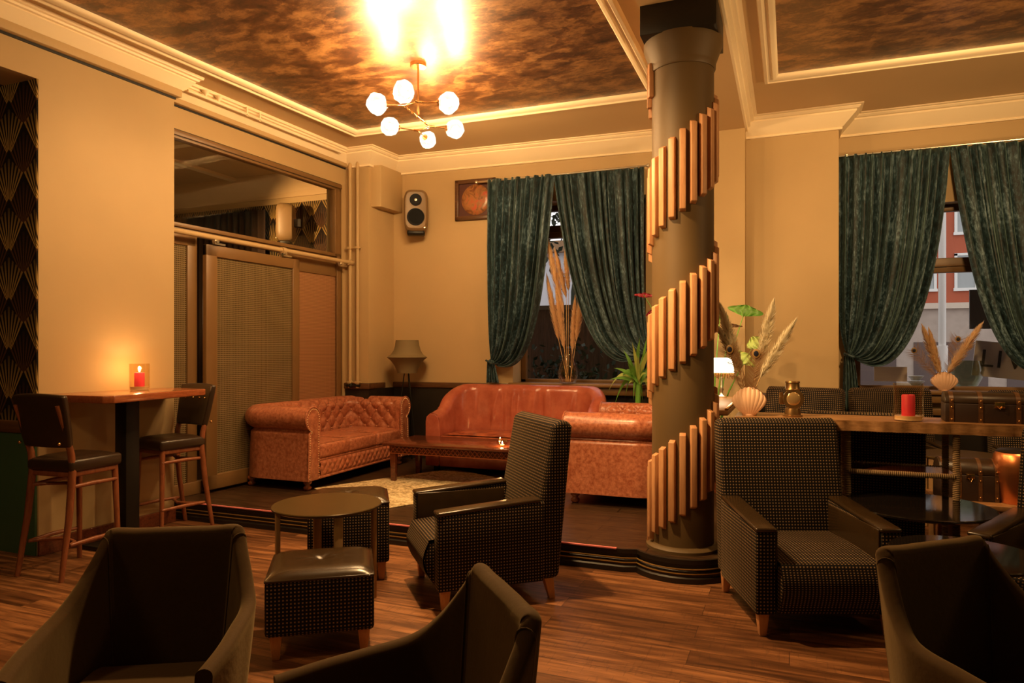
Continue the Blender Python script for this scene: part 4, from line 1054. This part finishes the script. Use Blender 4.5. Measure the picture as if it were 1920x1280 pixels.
so_ = WY(522, 418, 7.45); speaker('loudspeaker seen through the glass above the sliding door', (so_.x, 7.45, so_.z), R(-62))

# framed plate picture
pf_ = thing('framed_picture', 'dark framed picture of a round orange plate beside the left curtain', 'picture', (-3.60, yb(-3.6) - .002, 3.385), math.atan(.05))
m = MB()
for b in ((-.27, .27, .20, .25), (-.27, .27, -.25, -.20), (-.27, -.22, -.25, .25), (.22, .27, -.25, .25)): m.box(b[0], b[1], -.045, 0, b[2], b[3])
m.build('frame', M['dado'], pf_, bev=.008)
MB().box(-.23, .23, -.012, -.002, -.21, .21).build('backing', simple('maroon_backing', (.08, .02, .012), .5), pf_)
t = T('orange_plate'); v = t.co('Object'); c_ = t.ramp(t.noise(v, 9, 4, .6, 1.2), [(.35, (.16, .05, .02)), (.5, (.38, .17, .06)), (.62, (.50, .09, .04))]); M['plate'] = t.fin(t.pr(c_, .3))
m = MB().lathe([(.19, 0), (.185, .008), (.12, .010), (.06, .016), (.0001, .02)], n=40); m.v = [(x + .0, -z - .012, y) for x, y, z in m.v]
m.build('plate', M['plate'], pf_, smooth=60, recalc=True)

# floor lamp in the corner
fl = thing('tripod_lamp', 'grey fabric lamp with flared shade on thin tripod legs in the corner', 'floor lamp', (-4.40, 7.50, PZ))
MB().lathe([(.115, 1.09), (.120, 1.09), (.135, 1.14), (.165, 1.20), (.205, 1.25), (.246, 1.283), (.246, 1.289), (.200, 1.32), (.168, 1.37), (.150, 1.43), (.140, 1.50), (.135, 1.50), (.0001, 1.49)], n=48).build('shade', M['shade'], fl, smooth=20)
for k in range(3):
    a = R(95 + 120 * k); MB().tube([(.03 * math.cos(a), .03 * math.sin(a), 1.12), (.19 * math.cos(a), .15 * math.sin(a), 0)], .007, 8).build('leg', M['blackmetal'], fl)

# pampas grass
def plume(root, base, joint, tip, width, mat, n=420, seed=0, droop=.0):
    rr = random.Random(seed); base, joint, tip = Vector(base), Vector(joint), Vector(tip)
    MB().tube([base, joint, joint.lerp(tip, .9)], [.003, .0028, .001], 6).build('stem', M['stem'], root)
    ax = (tip - joint); L = ax.length; d = ax.normalized(); s1 = d.cross(Vector((.3, 1, .1))).normalized(); s2 = d.cross(s1)
    m = MB()
    for k in range(n):
        t = rr.random() ** .85; c = joint.lerp(tip, t * .93)
        prof = math.sin(math.pi * min(1, t * .86 + .14)) ** .7
        an = rr.uniform(0, 2 * math.pi); o = s1 * math.cos(an) + s2 * math.sin(an)
        ln = L * rr.uniform(.10, .17); spread = width * prof * rr.uniform(.35, 1)
        mid = c + o * spread * .62 + d * ln * .45; end = c + o * spread + d * ln + Vector((0, 0, -droop * rr.random()))
        sd = d.cross(o).normalized() * rr.uniform(.0030, .0055)
        m.add([c - sd * .5, c + sd * .5, mid + sd, mid - sd, end], [(0, 1, 2, 3), (3, 2, 4)])
    m.build('plume', mat, root, smooth=0)
def pampas(label, base, joint, tip, width, mat, seed, group, n=420):
    b = Vector(base); r_ = thing('pampas_grass', label, 'dried grass', b, 0, group)
    plume(r_, (0, 0, 0), Vector(joint) - b, Vector(tip) - b, width, mat, n, seed); return r_
GV = 'pampas stems in the glass vase on the left window sill'
VY = 7.80
vb = WY(1065, 722, VY); vb.z = 1.135
gv = thing('glass_vase', 'clear pear-shaped glass vase on the left window sill', 'vase', (vb.x, VY, vb.z))
MB().lathe([(.06, 0), (.09, .012), (.118, .08), (.122, .13), (.10, .22), (.06, .32), (.045, .38), (.052, .41), (.049, .41), (.042, .38), (.057, .32), (.096, .22), (.118, .13), (.112, .08), (.085, .02), (.0001, .014)], n=40).build('glass', glass('vase_glass', (.93, .90, .84), .45, .05), gv, smooth=60)
pts = [((1057, 590), (1026, 448), .055, 'pampas stem with the tallest plume, leaning left against the curtain'), ((1062, 560), (1041, 470), .045, 'pampas stem leaning slightly left behind the tallest plume'),
       ((1048, 640), (1026, 520), .05, 'pampas stem with a low plume at the far left of the vase'), ((1066, 545), (1060, 470), .045, 'upright pampas stem in the middle of the vase'),
       ((1058, 655), (1043, 545), .05, 'pampas stem bending left just above the vase'), ((1080, 640), (1092, 535), .05, 'pampas stem leaning right toward the right curtain'), ((1073, 660), (1078, 560), .045, 'short upright pampas stem right of centre')]
for k, (j, t_, w_, lb) in enumerate(pts):
    yy = VY - .04 + .02 * (k % 4); J = WY(j[0], j[1], yy); Tt = WY(t_[0], t_[1], yy - .02)
    pampas(lb, (vb.x + .01 * (k - 3), VY + .01 * (k % 3), vb.z + .02), J, Tt, w_ * 1.25, M['plume'], 20 + k, GV, 900)

def shell_vase(label, loc, w, h):
    s = thing('shell_vase', label, 'vase', loc)
    def f(sg):
        def g(u, v):
            a = R(-62 + 124 * u); r = .03 + (1 - .03) * v
            rib = abs(math.sin(u * math.pi * 9)) ; rim = 1 - .03 * (1 - rib) * v
            x = w / 2 * math.sin(a) / math.sin(R(62)) * (.24 + .76 * math.sin(v * math.pi / 2) ** 1.0) * rim * (1.0 if v < .75 else 1 - .10 * ((v - .75) / .25) ** 2)
            z = h * v * (.28 + .72 * math.cos(a)) * rim
            y = sg * (.012 + .045 * math.sin(math.pi * min(1, v * .75 + .12)) * math.cos(a * .95) ** .6 + .004 * rib * v)
            return Vector((x, y, z))
        return g
    m = MB().grid(f(-1), 108, 20); m.build('front_shell', M['shell'], s, smooth=60)
    MB().grid(f(1), 108, 20).build('back_shell', M['shell'], s, smooth=60)
    MB().lathe([(.045, 0), (.05, .01), (.03, .03), (.0001, .03)], n=24, ry=.7).build('foot', M['shell'], s, smooth=60)
    sd = MB()
    for k in (0, 1):
        A_ = [f(-1)(k, v / 12) for v in range(13)]; B_ = [f(1)(k, v / 12) for v in range(13)]
        n0 = A_ + B_; sd.add(n0, [(i, i + 1, 14 + i, 13 + i) for i in range(12)])
    sd.build('side_seam', M['shell'], s)
def peacock(label, base, joint, tip, w, seed, group, n=260):
    b = Vector(base); r_ = thing('peacock_feather', label, 'feather', b, 0, group); rr = random.Random(seed)
    J = Vector(joint) - b; Tt = Vector(tip) - b
    MB().tube([(0, 0, 0), J, Tt], [.0028, .002, .001], 6).build('quill', M['feather'], r_)
    d = (Tt).normalized(); side = d.cross(Vector((0, -1, 0))).normalized()
    m = MB()
    for k in range(n):
        t = rr.uniform(.12, 1.0); c = Tt * t; sg = rr.choice((-1, 1)); ln = w * (.55 + .6 * t) * rr.uniform(.7, 1.1) * (1 if t < .93 else .6)
        e = c + side * sg * ln * .75 + d * ln * .75 + Vector((0, rr.uniform(-.01, .01), 0)); md = c.lerp(e, .55) + d * ln * -.05
        q = d * .0011; m.add([c - q, c + q, md + q, md - q, e], [(0, 1, 2, 3), (3, 2, 4)])
    m.build('barbs', M['feather'], r_, smooth=0)
    for nm, rad, mt, off_ in (('eye_ring', .026, M['eye2'], .004), ('eye_spot', .016, M['eye'], .008)):
        mm = MB().sphere((0, 0, 0), rad, 16, 8, (1, .12, 1.2)); mm.build(nm, mt, r_, smooth=180, loc=Tt * .97 + Vector((0, -off_, 0)))
# console behind the right armchair
CZ = 1.07
co_ = thing('console_table', 'long worn wooden console with rope-wrapped legs and a lower shelf', 'table', (.9, 5.05, 0))
rr = random.Random(2)
tpm = MB()
nn = 60
def edgef(u, v):
    x = -1.24 + 2.97 * u; wob = .008 * math.sin(23 * x) + .006 * math.sin(57 * x + 1)
    k = v
    if k < .4: y = -.20 + wob; z = 1.005 + .065 * (k / .4) * 1.0
    else: y = -.20 + wob + (.42 - wob) * (k - .4) / .6; z = 1.07
    return Vector((x, y, z))
MB().grid(edgef, 120, 20).build('board_surface', M['oldwood'], co_, smooth=40)
MB().box(-1.235, 1.72, -.185, .215, 1.01, 1.066).build('tabletop', M['oldwood'], co_)
for x, y in ((-.555, -.15), (.04, -.15), (-.555, .17), (.04, .17), (1.2, -.15), (1.2, .17)):
    lg = MB().tube([(x, y, 0), (x, y, 1.01)], .017, 10)
    for k in range(88): lg.add(*[(lambda s: (s.v, s.f))(MB().lathe([(.018, 0), (.0225, .0045), (.018, .009)], (x, y, .02 + k * .0112), 10))][0])
    lg.build('rope_leg', M['stem'] if False else bpy.data.materials.get('rope') or simple('rope', (.30, .19, .09), .8), co_, smooth=50)
shf = MB().box(-.555, .04, -.15, .17, .735, .755); shf.build('lower_shelf', M['darkwood'], co_)
for yy in (-.16, .18):
    re_ = MB()
    for k in range(52): re_.tube([(-.55 + k * .0112, yy, .745), (-.543 + k * .0112, yy, .745)], .017, 8)
    re_.build('rope_edge', bpy.data.materials['rope'], co_, smooth=50)
# objects on the console
def con(px, y): r = ray(px); d = y / r.y; return (r.x * d, y, CZ + .001)
s1 = con(1405, 4.98); shell_vase('peach scallop shell vase on the left end of the console', s1, .235, .195)
G1 = 'dried stems in the shell vase on the console'
def PV(px, py, y): return WY(px, py, y)
for k, (j, tp_, w_, lb) in enumerate([((1388, 700), (1350, 572), .062, 'broad pale pampas plume leaning far left from the console shell vase'), ((1392, 690), (1344, 610), .05, 'second pale pampas plume at the left, half behind the column'),
        ((1425, 672), (1450, 566), .055, 'tall pale pampas plume pointing up from the console shell vase'), ((1424, 710), (1490, 602), .048, 'pale pampas plume leaning far right from the console shell vase')]):
    yy = 5.0 - .02 * k; pampas(lb, (s1[0] + .008 * (k - 2), 4.99, CZ + .10), PV(*j, yy), PV(*tp_, yy), w_ * 1.1, M['plumepale'], 40 + k, G1, 1000)
peacock('peacock feather with dark eye at the left of the console shell vase', (s1[0] - .01, 4.97, CZ + .12), PV(1385, 720, 4.94), PV(1367, 652, 4.94), .095, 1, G1)
peacock('peacock feather with dark eye in the middle of the console shell vase', (s1[0] + .01, 4.97, CZ + .12), PV(1412, 720, 4.93), PV(1418, 660, 4.93), .095, 2, G1)
# carbide bicycle lamp
c = con(1486, 5.02); bl = thing('carbide_lamp', 'old bronze bicycle carbide lamp with round lens on the console', 'lantern', c, R(8))
MB().lathe([(.062, 0), (.064, .006), (.052, .012), (.048, .05), (.046, .055), (.0001, .056)], n=32).build('fuel_base', M['bronze'], bl, smooth=40)
m = MB().lathe([(.05, -.035), (.058, -.03), (.060, .03), (.066, .035), (.066, .045), (.058, .047), (.0001, .036)], n=36); m.v = [(x, -z, y + .118) for x, y, z in m.v]; m.build('lamp_body', M['bronze'], bl, smooth=40, recalc=True)
m = MB().sphere((0, -.038, .118), .048, 24, 12, (1, .35, 1)); m.build('lens', simple('amber_lens', (.55, .36, .16), .08, .5), bl, smooth=180)
MB().lathe([(.046, 0), (.05, .008), (.046, .014), (.043, .05), (.048, .055), (.045, .062), (.0001, .065)], (0, 0, .172), 28).build('chimney', M['bronze'], bl, smooth=40)
MB().prism_x([(-.01, .08), (.02, .08), (.02, .16), (-.01, .13)], -.085, -.055).build('side_handle', M['bronze'], bl, bev=.004)
candle_jar('unlit pink candle in a large ribbed glass on the console', con(1703, 4.96), .085, .235, False, ch=.125)
def chest(label, loc, w, d, h, rz, nb=2):
    c = thing('treasure_chest', label, 'chest', loc, rz)
    MB().box(-w / 2, w / 2, -d / 2, d / 2, 0, h * .62).build('box', simple('chest_leather', (.035, .018, .012), .45) if 'chest_leather' not in bpy.data.materials else bpy.data.materials['chest_leather'], c, bev=.004)
    poly = [(-d / 2, h * .63)] + [(-d / 2 * math.cos(R(a)), h * .63 + h * .37 * math.sin(R(a))) for a in range(0, 181, 15)] + [(d / 2, h * .63)]
    MB().prism_x(poly[1:-1], -w / 2, w / 2).build('lid', M['leather_dark'], c, bev=.003)
    for x in (-w * .44, -w * .17, w * .17, w * .44):
        m = MB().box(x - .012, x + .012, -d / 2 - .004, d / 2 + .004, 0, h * .62)
        pl = [(-(d / 2 + .003) * math.cos(R(a)), h * .63 + (h * .37 + .003) * math.sin(R(a))) for a in range(0, 181, 15)]; m.prism_x(pl, x - .012, x + .012)
        st_ = m.build('strap', M['dado'], c)
        for z in (h * .1, h * .5, h * .72): MB().sphere((x, -d / 2 - .006, z), .006, 8, 6).build('rivet', M['brass'], st_, smooth=180)
    MB().cbox((0, -d / 2 - .006, h * .60), (.05, .012, .035)).tube([(-.012, -d / 2 - .016, h * .55), (0, -d / 2 - .02, h * .47), (.012, -d / 2 - .016, h * .55)], .003, 6).build('clasp', M['brass'], c, bev=.003)
cc = con(1868, 5.06); chest('dark wooden treasure chest with brass rivets on the console', (cc[0], 5.06, CZ), .56, .19, .185, R(-3))
# bench with second chest and copper container
bn = thing('low_bench', 'long low brown wooden bench behind the black round table', 'bench', (1.2, 6.05, 0))
MB().box(-.20, 1.3, -.27, .26, .38, .42).build('seat_board', M['oldwood'], bn, bev=.005)
for x in (-.10, 1.2):
    for y in (-.22, .20): MB().box(x - .03, x + .03, y - .03, y + .03, 0, .38).build('leg', M['darkwood'], bn, bev=.003)
p = WY(1812, 930, 5.98); chest('dark riveted treasure chest standing on the low bench', (p.x, 6.0, .421), .38, .20, .30, R(4))
p = WY(1912, 930, 5.95); cu = thing('copper_container', 'tall copper container standing on the low bench at the right edge', 'container', (p.x, 5.98, .421))
MB().lathe([(.130, 0), (.135, .01), (.160, .26), (.150, .34), (.135, .36), (.130, .35), (.145, .26), (.12, .02), (.0001, .015)], n=48).build('body', M['copper'], cu, smooth=50)
MB().lathe([(.133, .355), (.137, .365), (.12, .38), (.0001, .385)], n=40).build('lid', M['blackmetal'], cu, smooth=50)
# counter on the platform edge with lit lamp
ctr = thing('platform_counter', 'narrow glossy counter along the platform edge behind the column', 'counter', (-.58, 6.3, PZ))
MB().box(-.16, .16, -.95, .74, .88, .92).build('countertop', M['oldwood'], ctr, bev=.006)
MB().box(.135, .16, -.95, .74, .92, .935).build('brass_edge', M['brass'], ctr, bev=.003)
for y in (-.85, 0, .64): MB().box(-.10, -.04, y - .03, y + .03, 0, .88).build('post', M['darkwood'], ctr)
lb = thing('table_lamp', 'small lit table lamp with beaded fringe shade beside the column', 'table lamp', (-.60, 6.88, CZ + .001))
MB().lathe([(.05, 0), (.052, .01), (.02, .025), (.012, .05), (.022, .075), (.012, .10), (.010, .19), (.0001, .19)], n=24).build('base', M['steel'], lb, smooth=50)
tt = T('lit_shade'); M['litshade'] = tt.fin(tt.n('ShaderNodeEmission', Color=(1, .82, .52, 1), Strength=6))
MB().lathe([(.115, .235), (.108, .30), (.085, .375), (.084, .375), (.107, .30), (.114, .235)], n=32).build('shade', M['litshade'], lb, smooth=50)
fm = MB()
for k in range(44):
    a = 2 * math.pi * k / 44; x, y = .115 * math.cos(a), .115 * math.sin(a); fm.tube([(x, y, .235), (x, y, .195 - .01 * (k % 3))], .003, 5)
tag(fm.build('bead_fringe', M['brass'], lb), kind='stuff')
lamp('lamp_light', 'POINT', (-.60, 6.88, CZ + .30), 16, (1, .65, .30), .05)
# second shell vase and small things on the right sill
def sil(px, y, z=1.112): r = ray(px); d = y / r.y; return (r.x * d, y, z)
s2 = sil(1770, 8.12); shell_vase('peach scallop shell vase on the right window sill', s2, .25, .19)
G2 = 'dried stems in the shell vase on the right window sill'
for k, (j, tp_, w_, lb_) in enumerate([((1762, 700), (1730, 612), .065, 'orange pampas plume leaning left on the right window sill'), ((1763, 702), (1742, 618), .05, 'narrower pampas plume beside it, second from the left on the right sill'), ((1776, 700), (1840, 608), .075, 'broad orange pampas plume leaning right on the right window sill')]):
    yy = 8.10 - .02 * k; pampas(lb_, (s2[0] + .01 * (k - 1), 8.12, 1.20), PV(*j, yy), PV(*tp_, yy), w_ * 1.05, M['plume'], 60 + k, G2, 900)
peacock('peacock feather lying far left in the right window sill vase', (s2[0], 8.14, 1.2), PV(1740, 690, 8.15), PV(1712, 655, 8.15), .12, 5, G2)
peacock('peacock feather standing upright in the right window sill vase', (s2[0] + .01, 8.14, 1.2), PV(1785, 680, 8.16), PV(1797, 633, 8.16), .12, 6, G2)
c = sil(1717, 8.68, 1.081)
for k in range(3):
    b = thing('stacked_bowl', ('lowest', 'middle', 'topmost')[k] + ' pale bowl of the small stack on the ledge outside the right window', 'bowl', (c[0], 8.68, 1.081 + .055 * k), 0, 'stacked pale bowls outside the right window')
    MB().lathe([(.04, 0), (.045, .01), (.10 - .01 * k, .05), (.097 - .01 * k, .052), (.04, .015), (.0001, .012)], n=28).build('bowl', simple('pale_bowl', (.6, .6, .55), .4) if 'pale_bowl' not in bpy.data.materials else bpy.data.materials['pale_bowl'], b, smooth=60)
c = sil(1812, 8.62, 1.081); gb = thing('glass_jar', 'large round glass vase on the ledge behind the right sill plumes', 'vase', (c[0], 8.66, 1.081))
MB().lathe([(.07, 0), (.09, .02), (.15, .14), (.17, .24), (.15, .33), (.14, .33), (.16, .24), (.14, .14), (.08, .03), (.0001, .02)], n=32).build('glass', glass('green_glass', (.78, .8, .7), .4), gb, smooth=60)

# plants
def blade(m, base, tip, width, bend, fold=.25, n=10, up=Vector((0, 0, 1))):
    base, tip = Vector(base), Vector(tip); d = tip - base; side = d.cross(up * .5 + Vector((math.sin(width * 1e5 + tip.x * 37) * .5, -1, .3))).normalized(); vs = []
    for i in range(n + 1):
        t = i / n; p = base + d * t + up * bend * (4 * t * (1 - t)) * .5 + up * bend * t * (1 - t) * .6
        w_ = width * (math.sin(math.pi * min(1, .18 + .82 * t)) ** .6 if t < 1 else 0) * (1 - t ** 4)
        vs += [p - side * w_ + up * w_ * fold, p, p + side * w_ + up * w_ * fold]
    m.add(vs, [(3 * i + k, 3 * i + k + 1, 3 * i + k + 4, 3 * i + k + 3) for i in range(n) for k in (0, 1)])
py = 7.56; pp = WY(1196, 752, py); yp = thing('spiky_plant', 'spiky green striped plant behind the right chesterfield sofa', 'plant', (pp.x, py, PZ))
MB().lathe([(.11, 0), (.15, .55), (.155, .60), (.14, .60), (.13, .55), (.0001, .54)], n=28).build('pot', M['pot'], yp, smooth=50)
rr = random.Random(8)
tips = [(1150, 690), (1140, 735), (1152, 760), (1168, 655), (1185, 640), (1200, 632), (1214, 628), (1225, 640), (1165, 700), (1160, 720), (1178, 720), (1188, 750), (1205, 755), (1218, 745), (1172, 745), (1230, 700), (1195, 665), (1208, 660), (1176, 680), (1240, 720), (1142, 712), (1184, 700), (1212, 700), (1236, 670)]
for k, t_ in enumerate(tips):
    q = WY(t_[0], t_[1], py + rr.uniform(-.28, .12)); m = MB(); b = Vector((pp.x + rr.uniform(-.03, .03), py + rr.uniform(-.03, .03), PZ + 1.0))
    blade(m, b - Vector((pp.x, py, PZ)), q - Vector((pp.x, py, PZ)), .024, .22 if q.z < 1.15 else .06, n=14)
    m.build('leaf', M['leafy'] if k % 3 == 1 else M['leaf'], yp, smooth=180)
MB().tube([(0, 0, .54), (0, 0, 1.02)], .03, 8).build('stalk', M['leaf'], yp)
bp = thing('broad_leaf_plant', 'tall plant with broad green and dark red leaves behind the slatted column', 'plant', (-.73, 7.32, PZ))
MB().lathe([(.08, 0), (.11, .28), (.10, .30), (.0001, .28)], n=28).build('pot', M['pot'], bp, smooth=50)
def bleaf(center, w_, h_, rot, mat, nm='leaf', yy=7.1, tilt=.3):
    c0 = WY(center[0], center[1], yy) - Vector((-.73, 7.32, PZ))
    def f(u, v):
        x = (u - .5) * 2; y = (v - .5) * 2; r = 1 - .10 * math.sin(9 * x) ** 2 * abs(y)
        q = Vector((w_ * x * math.sqrt(max(0, 1 - y * y * .85)) * r, 0, h_ * y * (1 - .35 * x * x) * r))
        q.y = .05 * x * x + .02 * math.sin(x * 14) * abs(y) + tilt * q.z
        return Matrix.Rotation(rot, 3, 'Y') @ q + c0
    MB().grid(f, 24, 12).build(nm, mat, bp, smooth=180)
    MB().tube([(0, 0, .28), Vector((c0.x * .4, c0.y * .4, c0.z * .6 + .1)), c0], [.009, .007, .004], 6).build('stalk', M['leaf'], bp, smooth=60)
bleaf((1397, 582), .17, .06, R(12), M['leaf']); bleaf((1416, 642), .09, .07, R(-30), M['leafy']); bleaf((1397, 672), .12, .06, R(40), M['leafy']); bleaf((1350, 590), .08, .05, R(20), M['leaf'])
bleaf((1207, 553), .11, .028, R(5), M['redleaf']); bleaf((1220, 585), .07, .02, R(-30), M['redleaf'])
bleaf((1372, 610), .10, .02, R(5), M['dado'])
